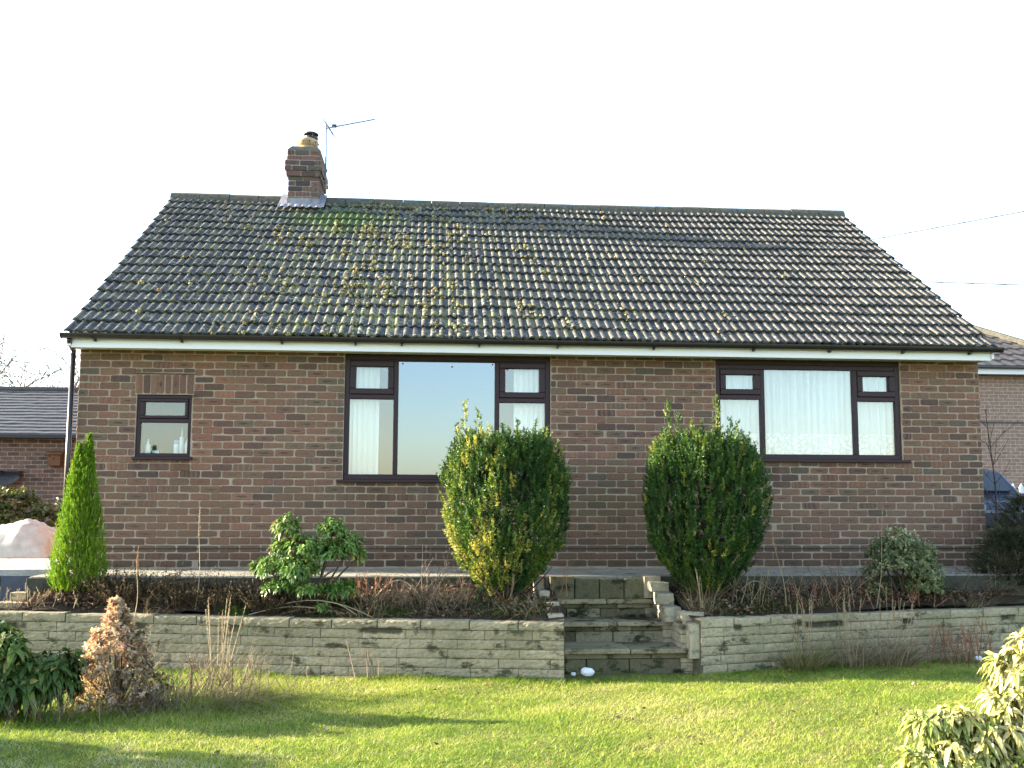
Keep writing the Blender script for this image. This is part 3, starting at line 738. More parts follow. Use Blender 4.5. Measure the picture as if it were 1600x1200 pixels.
for q in range(4):
    t = q / 4 * 2 * math.pi + .4; mb.tube([(cc[0] + math.cos(t) * .10, cc[1] + math.sin(t) * .10, cc[2] + .03)], [(cc[0] + math.cos(t) * .10, cc[1] + math.sin(t) * .10, cc[2] + .075)], .011, .011, 6)
mb.lathe((cc[0], cc[1], cc[2] + .072), [(.118, 0), (.118, .014), (.09, .03), (.02, .036)], 18)
mb.build('chimney_cowl', M['black'], chim)
# lead flashing round the base
mb = MB()
def rp(x, y, lift): return (x, y, 2.56 + (y + .36) * PT + lift)
xs = np.linspace(CX0 - .13, CX1 + .10, 27); wv = .012 * np.sin((xs - X0) / RP * 2 * np.pi)
V = [rp(x, CY0 - .13 + .012 * math.sin(x * 40), .066 + v) for x, v in zip(xs, wv)] + [rp(x, CY0 - .01, .075) for x in xs]
i = np.arange(26); mb.add(V, np.stack([i, i + 1, i + 28, i + 27], 1))
V = [rp(x, y, .072) for x in (CX0 - .13, CX0 - .0) for y in (CY0 - .02, YR)] + [rp(x, y, .072) for x in (CX1 + .0, CX1 + .10) for y in (CY0 - .02, YR)]
mb.add(V, np.array([(0, 2, 3, 1), (4, 6, 7, 5)]))
mb.box(CX0 - .007, CX1 + .007, CY0 - .009, CY0 - .003, 5.12, 5.335)
for x, s_ in ((CX0 - .009, 1), (CX1 + .003, 1)):
    V = [(xx, y, z) for xx in (x, x + .006) for y, z in ((CY0, 5.12), (YR, 5.36), (YR, 5.52), (CY0, 5.30))]
    mb.add(V, np.array([(0, 1, 2, 3), (7, 6, 5, 4), (0, 4, 5, 1), (1, 5, 6, 2), (2, 6, 7, 3), (3, 7, 4, 0)]))
mb.build('flashing', M['lead'], chim)

# ------------------------------------------------------------------ windows
FY0, FY1 = 0.028, 0.098
def ring(mb, x0, x1, z0, z1, w, y0, y1):
    mb.box(x0, x1, y0, y1, z0, z0 + w); mb.box(x0, x1, y0, y1, z1 - w, z1)
    mb.box(x0, x0 + w, y0, y1, z0 + w, z1 - w); mb.box(x1 - w, x1, y0, y1, z0 + w, z1 - w)
def pane(x0, x1, z0, z1, parent, mat):
    mb = MB(); mb.box(x0, x1, .060, .066, z0, z1); return mb.build('pane', mat, parent)
def sash(x0, x1, z0, z1, parent, mat, sw=.066):
    mb = MB(); ring(mb, x0, x1, z0, z1, sw, FY0 - .018, FY1 - .005); mb.build('sash', M['upvc_brown'], parent, bevel=.008)
    pane(x0 + sw, x1 - sw, z0 + sw, z1 - sw, parent, mat)
def window(op, mull, trans, sillx, film, fw=.058, mw=.052, head=.03):
    x0, x1, z0, z1 = op; z1 = z1 - .004
    root = MB(); ring(root, x0, x1, z0, z1, fw, FY0, FY1)
    root.box(x0 + fw, x1 - fw, FY0 + .004, FY1 - .004, z1 - fw - head, z1 - fw)
    zt = z1 - fw - head
    cols = [x0 + fw] + [v for m_ in mull for v in (m_ - mw / 2, m_ + mw / 2)] + [x1 - fw]
    for m_ in mull: root.box(m_ - mw / 2, m_ + mw / 2, FY0 - .004, FY1 - .002, z0 + fw, zt)
    for c in range(0, len(cols), 2):
        if trans[c // 2]: root.box(cols[c], cols[c + 1], FY0 - .002, FY1 - .003, trans[c // 2] - mw / 2, trans[c // 2] + mw / 2)
    wd = root.build('window', M['upvc_brown'], H, bevel=.006)
    for c in range(0, len(cols), 2):
        a, b, t = cols[c], cols[c + 1], trans[c // 2]; mt = film[c // 2]
        if t:
            sash(a + .002, b - .002, t + mw / 2 + .002, zt - .002, wd, mt, .066 if fw > .05 else .034); pane(a - .004, b + .004, z0 + fw - .004, t - mw / 2 + .004, wd, mt)
        else: pane(a - .004, b + .004, z0 + fw - .004, zt + .004, wd, mt)
    mb = MB(); mb.box(sillx[0], sillx[1], -.042, FY1 + .04, z0 - .034, z0 - .0005); mb.build('sill', M['upvc_brown'], wd, bevel=.006)
    return wd
w1 = window(W1, [], [1.640], (W1[0] - .02, W1[1] + .03), [M['glass_small']], .042, .045, .0)
w2 = window(W2, [-1.347, -.172], [1.94, 0, 1.915], (W2[0] - .07, W2[1] + .06), [M['glass'], M['glass_film'], M['glass']], .06, .055, .018)
w3 = window(W3, [3.003, 4.145], [1.985, 0, 1.975], (W3[0] - .05, W3[1] + .085), [M['glass']] * 3, .06, .055, .055)
for x, z in ((-1.454, 2.318), (-1.276, 2.335), (-.70, 2.305), (-.226, 2.336), (-.053, 2.278)):
    mb = MB(); q = np.arange(10) / 10 * 2 * np.pi
    V = [(x + .011 * math.cos(t), yy, z + .011 * math.sin(t)) for yy in (.0575, .0595) for t in q]
    i = np.arange(10); j = (i + 1) % 10
    mb.add(V, [np.stack([i, j, j + 10, i + 10], 1), np.array([i]), np.array([i[::-1] + 10])])
    mb.build('round_sticker', M['red_dot'], w2)
# vertical blinds drawn to both sides of the big window
def blind(x0, x1, lab):
    t = thing('vertical_blind', lab, 'blind', ((x0 + x1) / 2, .16, 1.0), 'vertical blinds in the large window')
    n = max(3, int((x1 - x0) / .052)); w = (x1 - x0) / n
    for i in range(n):
        mb = MB(); xa = x0 + i * w
        ss = np.linspace(0, 1, 5); V = [(xa + s_ * w * 1.08, .165 + .018 * math.sin(s_ * math.pi) + .012 * s_ + dy, z) for dy in (0, .002) for z in (1.02, 2.33) for s_ in ss]
        F = [(k, k + 1, k + 6, k + 5) for k in range(4)] + [(k + 15, k + 16, k + 11, k + 10) for k in range(4)]
        mb.add(V, np.array(F)); mb.build('slat', M['blind'], t, smooth=True)
    mb = MB(); mb.box(x0, x1, .14, .20, 2.335, 2.37); mb.build('head_rail', M['upvc_white'], t)
blind(-1.90, -1.55, 'white vertical blind bunched behind the left light of the large window')
blind(.035, .43, 'white vertical blind behind the light of the large window nearest the twin shrubs gap')
# net curtain behind the right-hand window
net = thing('net_curtain', 'white net curtain with a lace hem behind the shorter wide window', 'curtain', (3.56, .17, 1.3))
def drape(z0, z1, x0, x1, n, seed, dy=0):
    xs = np.linspace(x0, x1, n); r = np.random.default_rng(seed)
    ph = np.cumsum(r.uniform(.5, 1.5, n)) * .55; amp = .012 + .012 * np.abs(np.sin(xs * 2.3))
    zs = np.linspace(z0, z1, 8); V = []
    for z in zs:
        f = (2.33 - z) / 1.1
        V += [(x, .165 + dy + amp_ * math.sin(p) * (1.15 - .5 * f) + .004 * math.sin(x * 9 + z * 5), z) for x, p, amp_ in zip(xs, ph, amp)]
    i, j = np.meshgrid(np.arange(n - 1), np.arange(7)); a_ = (j * n + i).ravel()
    return np.array(V), np.stack([a_, a_ + 1, a_ + 1 + n, a_ + n], 1)
mb = MB(); V, F = drape(1.545, 2.34, 2.48, 4.66, 300, 5); mb.add(V, F); mb.build('sheer_panel', M['net'], net, smooth=True)
mb = MB(); V, F = drape(1.28, 1.56, 2.48, 4.66, 300, 5, -.003); mb.add(V, F); mb.build('lace_hem', M['lace'], net, smooth=True)
mb = MB(); mb.tube([(2.46, .165, 2.345)], [(4.68, .165, 2.345)], .008, .008, 8); mb.build('curtain_rod', M['white_pl'], net)
# things standing on the small window's inner sill
mb = MB(); mb.box(W1[0] - .05, W1[1] + .05, .14, .30, 1.235, 1.262); mb.build('inner_sill', M['upvc_white'], H)
def lathe_thing(name, label, cat, c, prof, mat, cap=None, capmat=None, group=None):
    t = thing(name, label, cat, c, group)
    mb = MB(); mb.lathe(c, prof, 14); mb.build('body', mat, t, smooth=True)
    if cap: mb = MB(); mb.lathe(c, cap, 12); mb.build('cap', capmat, t)
    return t
sb = 1.2625
lathe_thing('detergent_bottle', 'short white bottle alone at the left of the small window sill', 'bottle', (-4.175, .20, sb), [(.028, 0), (.030, .10), (.012, .13), (.012, .15)], M['white_pl'], [(.015, .15), (.015, .175)], M['blue_pl'])
lathe_thing('cream_tub', 'low white tub beside the short bottle on the small window sill', 'tub', (-4.09, .21, sb), [(.035, 0), (.037, .035)], M['white_pl'], [(.038, .035), (.038, .045)], M['white_pl'])
lathe_thing('cleaner_bottle', 'pale bottle with blue cap left of the pointed tube on the small window sill', 'bottle', (-3.86, .22, sb), [(.030, 0), (.031, .11), (.028, .12)], M['white_pl'], [(.031, .12), (.031, .165)], M['blue_pl'])
lathe_thing('sealant_tube', 'tall white sealant tube with pointed nozzle on the small window sill', 'tube', (-3.795, .19, sb), [(.024, 0), (.024, .20), (.012, .205)], M['white_pl'], [(.010, .205), (.003, .32)], M['white_pl'])
lathe_thing('milk_jug', 'wide white jug at the frame edge right of the pointed tube', 'jug', (-3.725, .23, sb), [(.045, 0), (.048, .12), (.03, .16), (.02, .18), (.02, .20)], M['white_pl'], [(.022, .20), (.022, .215)], M['red_dot'])

# television aerial strapped to the chimney
A = thing('television_aerial', 'thin television aerial on a mast strapped to the brick chimney', 'aerial', (-2.66, 4.05, 5.5))
mxp = -2.635; my = 4.05
mb = MB(); mb.path([(mxp, my, 5.55), (mxp - .02, my, 6.72)], .013, 8); mb.build('mast', M['steel'], A)
mb = MB(); b0, b1 = np.array([mxp - .02, my - .03, 6.60]), np.array([mxp + .76, my - .18, 6.72])
mb.tube([b0], [b1], .011, .010, 6); boom = mb.build('boom', M['aerial'], A)
mb = MB()
for q in np.linspace(.18, 1.0, 11):
    c_ = b0 + (b1 - b0) * q; mb.tube([c_ + (.0, -.06, -.025)], [c_ + (-.018, .06, .06)], .0055, .0055, 5)
mb.build('director', M['aerial'], boom)
mb = MB()
for q in range(5):
    c_ = b0 + np.array([.035 * q - .03, 0, .12 - .055 * q]); mb.tube([c_ + (-.05, -.11, .05)], [c_ + (.07, .11, -.05)], .004, .004, 5)
mb.tube([b0 + (.0, 0, .11)], [b0 + (.12, 0, -.13)], .006, .006, 5); mb.build('reflector', M['aerial'], boom)
mb = MB(); mb.box(b0[0] + .10, b0[0] + .17, my - .07, my - .03, 6.615, 6.66); mb.build('junction_box', M['black'], boom)
mb = MB(); mb.box(mxp - .04, mxp + .02, my - .02, my + .02, 5.72, 5.76); mb.box(mxp - .06, mxp + .02, my - .02, my + .02, 5.9, 5.94); mb.build('bracket', M['steel'], A)

# overhead wires off the back of the house
def wire(lab, p0, p1, sag, r):
    p0, p1 = np.array(p0), np.array(p1); t = np.linspace(0, 1, 14)[:, None]
    P = p0 + (p1 - p0) * t; P[:, 2] -= (sag * 4 * t * (1 - t))[:, 0]
    mb = MB(); mb.path(P, r, 6); tag(mb.build('overhead_wire', M['cable'], smooth=True), lab, 'wire')
wire('dark level wire running off behind the roof verge at the right', (8.09, 10.0, 5.69), (11.93, 2.0, 3.81), .0, .015)
wire('faint upper wire rising away from the roof to the top right', (8.16, 11.0, 6.62), (10.35, 1.0, 5.34), .0, .012)

# ------------------------------------------------------------------ retaining walls of rough blocks, steps
def wall_top(x): return -0.355 + 0.028 * np.clip((-np.asarray(x) - 2) / 3, 0, 1.3)
def block(mb, fr, s0, s1, z0, z1, depth, seed_r, nx=15, nz=6, proud=.0, rough=.010):
    """pitched-face block along a plan path; fr(s) -> (x, y), outward normal is to the camera side"""
    s_ = np.linspace(s0, s1, nx); zz = np.linspace(z0, z1, nz)
    P = fr(s_); T = np.gradient(P, s_, axis=0); T = unit(T); N = np.stack([T[:, 1], -T[:, 0]], 1)
    a, b = np.meshgrid(np.linspace(-1, 1, nx), np.linspace(-1, 1, nz))
    ed = (1 - np.abs(a) ** 8) * (1 - np.abs(b) ** 4)
    h = proud + .002 + ed * (.006 + .003 * rng.uniform()) + rng.normal(0, rough * .22, a.shape) * ed + .0025 * rng.normal()
    X = P[None, :, 0] + N[None, :, 0] * h; Y = P[None, :, 1] + N[None, :, 1] * h; Z = zz[:, None] + rng.normal(0, .0012, a.shape)
    V = np.stack([X, Y, Z], -1).reshape(-1, 3); n0 = len(V)
    i, j = np.meshgrid(np.arange(nx - 1), np.arange(nz - 1)); q = (j * nx + i).ravel()
    F = [np.stack([q, q + 1, q + 1 + nx, q + nx], 1)]
    bd = list(range(nx)) + [k * nx + nx - 1 for k in range(1, nz)] + [(nz - 1) * nx + k for k in range(nx - 2, -1, -1)] + [k * nx for k in range(nz - 2, 0, -1)]
    B = V[bd].copy(); ci = np.array(bd) % nx
    B[:, :2] -= N[ci] * depth
    V = np.concatenate([V, B]); k = len(bd); i = np.arange(k); j = (i + 1) % k; bd = np.array(bd)
    F.append(np.stack([bd[j], bd[i], n0 + i, n0 + j], 1)); F.append(np.array([n0 + i]))
    mb.add(V, F, rnd=seed_r)
def path_fn(P):
    t = np.r_[0, np.cumsum(np.linalg.norm(np.diff(P, axis=0), axis=1))]
    return (lambda s_: np.stack([np.interp(s_, t, P[:, 0]), np.interp(s_, t, P[:, 1])], 1)), t[-1]
def retaining(P, lab, base):
    t = thing('retaining_wall', lab, 'garden wall', base)
    fr, L = path_fn(P); mbs = MB(); cop = MB(); jn = MB(); NR = 6
    zb = -0.95
    for row in range(NR + 1):
        s0 = -rng.uniform(0, .3)
        while s0 < L:
            ln = rng.choice([.26, .40, .44, .48]) if row < NR else rng.uniform(.40, .46); s1 = min(s0 + ln, L)
            if L - s1 < .12: s1 = L
            a_ = max(s0, 0)
            if s1 - a_ > .05:
                zt = float(wall_top(fr(np.array([(a_ + s1) / 2]))[0, 0]))
                hh = (zt - .082 - zb) / NR
                r_ = np.clip(rng.normal(.5, .25), 0, 1)
                if row < NR: block(mbs, fr, a_ + .0025, s1 - .0025, zb + row * hh + .003, zb + (row + 1) * hh - .003, .11, r_)
                else: block(cop, fr, a_ + .005, s1 - .005, zt - .078, zt + rng.normal(0, .003), .19, r_, proud=.012, rough=.008)
            s0 = s1
    s_ = np.linspace(0, L, 60); pp = fr(s_); T = unit(np.gradient(pp, s_, axis=0)); N = np.stack([T[:, 1], -T[:, 0]], 1)
    zt = wall_top(pp[:, 0]) - .012
    f0 = pp - N * .006; f1 = pp - N * .17
    V = np.concatenate([np.c_[f0, 0 * zt - 1.0], np.c_[f0, zt], np.c_[f1, zt], np.c_[f1, 0 * zt - 1.0]]); n = 60
    i = np.arange(n - 1)
    jn.add(V, [np.concatenate([np.stack([i + k * n, i + 1 + k * n, i + 1 + (k + 1) * n, i + (k + 1) * n], 1) for k in range(3)]), np.array([(0, n, 2 * n, 3 * n), (n - 1, 4 * n - 1, 3 * n - 1, 2 * n - 1)])])
    mbs.build('block_course', M['stone'], t); cop.build('coping', M['stone'], t); jn.build('joint', M['joint'], t)
    return t
retaining(WL, 'long buff stone retaining wall left of the garden steps', (-4, -1.6, -.9))
retaining(WR, 'curved buff stone retaining wall right of the garden steps behind dry grass tufts', (4.5, -1.5, -.9))

st = thing('garden_steps', 'mossy stone garden steps rising between the two retaining walls', 'steps', (1.0, -1.6, -.9))
for k, (x0, x1, yf, yb, zt) in enumerate(((.335, 1.60, -2.08, -1.55, -.64), (.315, 1.475, -1.62, -1.15, -.44), (.29, 1.37, -1.24, -.80, -.255))):
    mb = MB()
    for a_, b_ in ((x0, (x0 + x1) / 2 - .004 + .03 * k), ((x0 + x1) / 2 + .004 + .03 * k, x1)): mb.box(a_, b_, yf, yb, zt - .045 + rng.normal(0, .002), zt + rng.normal(0, .002), rnd=rng.uniform())
    mb.build('tread', M['tread'], st, bevel=.010)
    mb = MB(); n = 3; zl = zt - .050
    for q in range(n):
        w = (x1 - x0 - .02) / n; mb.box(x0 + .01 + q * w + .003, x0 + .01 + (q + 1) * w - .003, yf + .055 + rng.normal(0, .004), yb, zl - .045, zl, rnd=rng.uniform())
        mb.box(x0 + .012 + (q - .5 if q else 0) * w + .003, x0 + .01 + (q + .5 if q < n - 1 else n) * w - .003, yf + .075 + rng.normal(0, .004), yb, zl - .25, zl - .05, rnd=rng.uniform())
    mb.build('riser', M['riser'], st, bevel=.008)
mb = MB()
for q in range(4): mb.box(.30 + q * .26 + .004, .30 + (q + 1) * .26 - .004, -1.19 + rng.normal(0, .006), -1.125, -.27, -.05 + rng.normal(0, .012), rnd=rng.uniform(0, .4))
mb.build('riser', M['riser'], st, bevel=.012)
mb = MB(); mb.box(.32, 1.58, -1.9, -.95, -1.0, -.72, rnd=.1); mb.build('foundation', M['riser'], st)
for x0, x1, segs in ((1.47, 1.625, ((-2.02, -1.60, -.42), (-1.60, -1.16, -.30), (-1.16, -.96, -.25))), (.17, .318, ((-2.18, -1.62, -.40), (-1.62, -1.24, -.37), (-1.24, -.96, -.29)))):
    mb = MB()
    for k, (ya, yb, zt) in enumerate(segs):
        sh = (-.085 * k if x0 > 1 else -.012 * k); zz = -1.0
        for zc_ in np.arange(-.95, zt - .02, .087): mb.box(x0 + sh + rng.normal(0, .004), x1 + sh, ya, yb - .004, zc_, min(zc_ + .083, zt), rnd=rng.uniform())
    mb.build('side_wall', M['stone'], st, bevel=.008)
# loose walling blocks stepping up both sides of the flight
def cheek(lab, x, y, z0, z1, lx, ly, rot=0.0, pale=True):
    t = tag(None or MBblock(x, y, z0, z1, lx, ly, rot, pale), lab, 'block', 'walling blocks beside the garden steps'); return t
def MBblock(x, y, z0, z1, lx, ly, rot, pale):
    mb = MB(); n = 5
    # subdivided box with rough faces
    V = []; F = []
    def face(o, u, v):
        b0 = len(V)
        for j in range(n):
            for i in range(n): V.append(np.array(o) + np.array(u) * i / (n - 1) + np.array(v) * j / (n - 1))
        for j in range(n - 1):
            for i in range(n - 1): q = b0 + j * n + i; F.append((q, q + 1, q + 1 + n, q + n))
    a_, b_, c_ = lx / 2, ly / 2, (z1 - z0) / 2
    face((-a_, -b_, -c_), (2*a_, 0, 0), (0, 0, 2*c_)); face((a_, b_, -c_), (-2*a_, 0, 0), (0, 0, 2*c_))
    face((a_, -b_, -c_), (0, 2*b_, 0), (0, 0, 2*c_)); face((-a_, b_, -c_), (0, -2*b_, 0), (0, 0, 2*c_))
    face((-a_, -b_, c_), (2*a_, 0, 0), (0, 2*b_, 0)); face((-a_, b_, -c_), (2*a_, 0, 0), (0, -2*b_, 0))
    V = np.array(V); k = np.round(V * 1e4) / 1e4
    d = .004 * np.stack([vnoise(k, 38, 31 + int(x * 50)), vnoise(k, 41, 32), vnoise(k, 44, 33)], -1)
    e = np.abs(V) / np.array([a_, b_, c_]); corner = np.clip(np.sort(e, 1)[:, 1] - .55, 0, 1)
    V = V * (1 - .10 * corner[:, None]) + d
    c, s_ = math.cos(rot), math.sin(rot)
    V = np.stack([V[:, 0] * c - V[:, 1] * s_ + x, V[:, 0] * s_ + V[:, 1] * c + y, V[:, 2] + (z0 + z1) / 2], -1)
    mb.add(V, np.array(F), rnd=rng.uniform(.3, 1)); return mb.build('walling_block', M['stone_pale'] if pale else M['stone'], smooth=False)
cheek('pale block lowest at the right of the steps, ending the curved wall', 1.585, -2.00, -.73, -.40, .13, .30)
cheek('cap block lying across the sunlit end of the curved wall', 1.60, -1.86, -.40, -.31, .20, .26, .1)
cheek('second block up at the right of the steps', 1.475, -1.58, -.44, -.29, .17, .24)
cheek('third block up at the right of the steps', 1.44, -1.42, -.287, -.17, .18, .22, -.06)
cheek('squat block under the top pair right of the steps', 1.415, -1.26, -.168, -.075, .19, .22, .05)
cheek('topmost block beside the path at the right of the steps', 1.37, -1.13, -.25, -.02, .18, .20)
cheek('block resting on the end of the long straight wall beside the steps', .245, -2.05, -.37, -.30, .15, .28, .0)
cheek('upright sunlit block second from the path left of the steps', .195, -1.55, -.37, -.13, .11, .14, .1)
cheek('rounded block half buried in dead weeds left of the steps', .26, -1.80, -.42, -.22, .13, .16, -.1)
cheek('small block next to the path left of the steps', .175, -1.26, -.29, -.035, .10, .13)

# ------------------------------------------------------------------ plant builders
def leafquads(mb, P, D, L, Wd, rnd, up=None):
    """simple pointed leaves: P base, D direction, L length, Wd width"""
    n = len(P); u, w = perp(D); a = rng.uniform(0, 2 * np.pi, (n, 1)) if up is None else up
    s_ = u * np.cos(a) + w * np.sin(a)
    L = np.broadcast_to(L, (n,))[:, None]; Wd = np.broadcast_to(Wd, (n,))[:, None]
    nn_ = np.cross(D, s_)
    V = np.stack([P, P + D * L * .5 + s_ * Wd * .5 + nn_ * Wd * .18, P + D * L, P + D * L * .5 - s_ * Wd * .5 + nn_ * Wd * .18], 1)
    mb.add(V.reshape(-1, 3), np.arange(4 * n).reshape(-1, 4), rnd=np.repeat(rnd, 4))
def broad(mb, P, D, Up, L, Wd, rnd, droop=.25):
    """folded, drooping broad leaves (7 verts)"""
    n = len(P); S_ = unit(np.cross(D, Up)); N_ = np.cross(S_, D)
    L = np.broadcast_to(L, (n,))[:, None]; Wd = np.broadcast_to(Wd, (n,))[:, None]; dr = np.broadcast_to(droop, (n,))[:, None]
    z = np.array([[0, 0, -1.0]])
    m1 = P + D * L * .38 + z * dr * L * .10; m2 = P + D * L * .74 + z * dr * L * .42; tp = P + D * L * .98 + z * dr * L * .9
    V = np.stack([P, m1, m1 + S_ * Wd * .5 + N_ * Wd * .2, m1 - S_ * Wd * .5 + N_ * Wd * .2, m2, m2 + S_ * Wd * .42 + N_ * Wd * .15, m2 - S_ * Wd * .42 + N_ * Wd * .15, tp], 1)
    T = np.array([(0, 2, 1), (0, 1, 3), (5, 7, 4), (4, 7, 6)]); Q = np.array([(1, 2, 5, 4), (3, 1, 4, 6)])
    b = (np.arange(n) * 8)[:, None, None]
    mb.add(V.reshape(-1, 3), [(b + T).reshape(-1, 3), (b + Q).reshape(-1, 4)], rnd=np.repeat(rnd, 8))
def blades(mb, P, D, L, Wd, bend, rnd, k=4):
    """curved strips"""
    n = len(P); D = unit(D); L = np.broadcast_to(L, (n,)); Wd = np.broadcast_to(Wd, (n,)); bend = np.broadcast_to(bend, (n,))
    h = unit(D * np.array([1, 1, 0.]) + 1e-4 * rdir(n)); s_ = np.stack([-h[:, 1], h[:, 0], 0 * h[:, 0]], -1)
    tw = rng.uniform(-1, 1, (n, 1)); s_ = unit(s_ + h * tw)
    t = np.linspace(0, 1, k + 1)
    C_ = P[:, None] + D[:, None] * (L[:, None] * t)[..., None] + h[:, None] * (bend * L)[:, None, None] * (t ** 2)[None, :, None] - np.array([0, 0, 1.]) * (np.abs(bend) * .55 * L)[:, None, None] * (t ** 2.2)[None, :, None]
    w = Wd[:, None] * (1 - t * .85)[None]
    V = np.stack([C_ + s_[:, None] * w[..., None] * .5, C_ - s_[:, None] * w[..., None] * .5], 2).reshape(n, -1, 3)
    q = np.array([(2 * i, 2 * i + 2, 2 * i + 3, 2 * i + 1) for i in range(k)])
    F = (np.arange(n)[:, None, None] * 2 * (k + 1) + q[None]).reshape(-1, 4)
    mb.add(V.reshape(-1, 3), F, rnd=np.repeat(rnd, 2 * (k + 1)))
def shoots(mb, B, D, L, per, ll, lw, rnd, spread=.8, taper=.5, rj=.12):
    """leafy shoots: per needles along each"""
    n = len(B); t = rng.uniform(0.0, 1, (n, per)); L = np.broadcast_to(L, (n,))
    P = B[:, None] + D[:, None] * (t * L[:, None])[..., None]
    dd = unit(D[:, None] + spread * rdir(n * per).reshape(n, per, 3))
    l = ll * (1 - taper * t) * rng.uniform(.7, 1.25, (n, per)); P = P + dd * .0
    r = np.clip(rnd[:, None] + rng.normal(0, rj, (n, per)), 0, 1)
    leafquads(mb, P.reshape(-1, 3), dd.reshape(-1, 3), l.ravel(), (lw * (1 - .3 * t)).ravel(), r.ravel())
def branches(mb, base, tips, r0, r1=.003, via=.35, **kw):
    for T in tips:
        b = np.array(base); T = np.array(T); m_ = b + (T - b) * .5 + np.array([0, 0, 1]) * np.linalg.norm(T - b) * via * .4 + rng.normal(0, .03, 3)
        t = np.linspace(0, 1, 6)[:, None]; P = (1 - t) ** 2 * b + 2 * t * (1 - t) * m_ + t ** 2 * T
        mb.path(P, np.linspace(r0, r1, 6), 6, rnd=rng.uniform(), **kw)

# ---- two golden yews beside the steps
def yew(x, y, zb, R, Hh, lab, spires, gold, seed):
    global rng
    rng = np.random.default_rng(seed)
    t = thing('golden_yew', lab, 'shrub', (x, y, zb), 'clipped golden yews beside the garden steps')
    zt = np.array([0, .06, .14, .30, .5, .7, .84, .93, 1.0]); rt = np.array([.30, .45, .64, .87, 1.0, 1.0, .94, .84, .62])
    mb = MB(); n = 3000
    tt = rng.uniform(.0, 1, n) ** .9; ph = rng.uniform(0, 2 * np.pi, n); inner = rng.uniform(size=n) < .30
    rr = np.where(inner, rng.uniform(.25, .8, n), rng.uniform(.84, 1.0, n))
    lump = 1 + .09 * vnoise(np.stack([np.cos(ph) * 2, np.sin(ph) * 2, tt * 2.2], 1), 1.6, seed) + .07 * vnoise(np.stack([np.cos(ph), np.sin(ph), tt * .55], 1), 7.5, seed + 1)
    rad_ = R * np.interp(tt, zt, rt) * rr * lump
    B = np.stack([x + rad_ * np.cos(ph), y + .85 * rad_ * np.sin(ph), zb + .02 + tt * (Hh - .20)], 1)
    out = np.stack([np.cos(ph), np.sin(ph), 0 * ph], 1)
    D = unit(out * (.38 * rr + .02)[:, None] * np.where(tt < .35, 1.6, .8)[:, None] + np.array([0, 0, 1.0]) + .22 * rdir(n))
    L = rng.uniform(.08, .17, n); per = 30
    # yellow shoots come in streaks up the bush, sunlit left side painted yellower
    st_ = vnoise(np.stack([ph * 1.4, tt * 1.1], 1), 2.3, seed + 2) + .6 * vnoise(np.stack([ph * 5, tt * 2], 1), 2.5, seed + 3)
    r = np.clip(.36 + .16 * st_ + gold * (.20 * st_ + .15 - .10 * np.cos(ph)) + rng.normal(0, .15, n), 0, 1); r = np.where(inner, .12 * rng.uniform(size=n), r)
    shoots(mb, B, D, L, per, .040, .0135, r, spread=1.0, rj=.10)
    # feathery leaders: each a central axis with short side shoots
    q = 44; a = rng.uniform(0, 2 * np.pi, q); rq = np.sqrt(rng.uniform(0, 1, q)) * R * .92
    lead = [(x + sx_, y + sy_, tz, .46, .052) for sx_, sy_, tz in spires] + list(zip(x + rq * np.cos(a), y + .8 * rq * np.sin(a), zb + Hh - .10 - .30 * (rq / R) ** 2 + rng.uniform(-.05, .07, q), rng.uniform(.26, .40, q), rng.uniform(.035, .055, q)))
    for lx_, ly_, tz, ln, wd_ in lead:
        k = 22; u_ = np.linspace(0, .93, k) + rng.uniform(-.02, .02, k); a = rng.uniform(0, 2 * np.pi, k); ax = rng.normal(0, .05, 2)
        w_ = wd_ * (1 - u_) ** .7 * .6
        B = np.stack([lx_ + ax[0] * ln * (u_ - 1) + w_ * np.cos(a), ly_ + ax[1] * ln * (u_ - 1) + w_ * np.sin(a), tz - ln + ln * u_], 1)
        D = unit(np.stack([np.cos(a) * .35, np.sin(a) * .35, 1 + 0 * a], 1) + .1 * rdir(k)); g0 = rng.normal(.44 + .12 * gold - .15 * gold * (lx_ - x) / R, .15)  # leaders toward the left painted yellower, as the sun lights them
        shoots(mb, B, D, .085 * (1 - .4 * u_), 17, .034, .012, np.clip(rng.normal(g0, .1, k), 0, 1), spread=.8, taper=.5)
    mb.build('foliage', M['yew'], t)
    mb = MB(); k = 34; a = rng.uniform(0, 2 * np.pi, k); q = R * rng.uniform(.2, .8, k)
    branches(mb, (x, y, zb - .12), np.stack([x + q * np.cos(a), y + q * np.sin(a), zb + rng.uniform(.2, .45, k)], 1), .016, .004, -.2)
    a = rng.uniform(0, 2 * np.pi, 60); tip = np.stack([x + .30 * np.cos(a), y + .30 * np.sin(a), zb + rng.uniform(.08, .3, 60)], 1)
    branches(mb, (x, y, zb - .1), tip, .006, .002, .1)
    mb.build('stem', M['twig'], t)
    return t
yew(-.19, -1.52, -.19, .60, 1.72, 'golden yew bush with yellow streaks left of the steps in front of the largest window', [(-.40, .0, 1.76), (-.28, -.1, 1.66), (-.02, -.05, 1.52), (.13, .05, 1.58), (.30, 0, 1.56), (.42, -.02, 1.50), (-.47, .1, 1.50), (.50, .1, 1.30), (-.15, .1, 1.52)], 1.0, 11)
yew(1.86, -1.47, -.20, .595, 1.74, 'darker golden yew bush right of the steps beside the net curtain window', [(-.36, -.02, 1.78), (-.24, .05, 1.66), (.13, -.05, 1.83), (.30, .05, 1.62), (.38, 0, 1.58), (-.08, .08, 1.60), (-.50, .05, 1.40), (.02, .1, 1.58)], .45, 12)

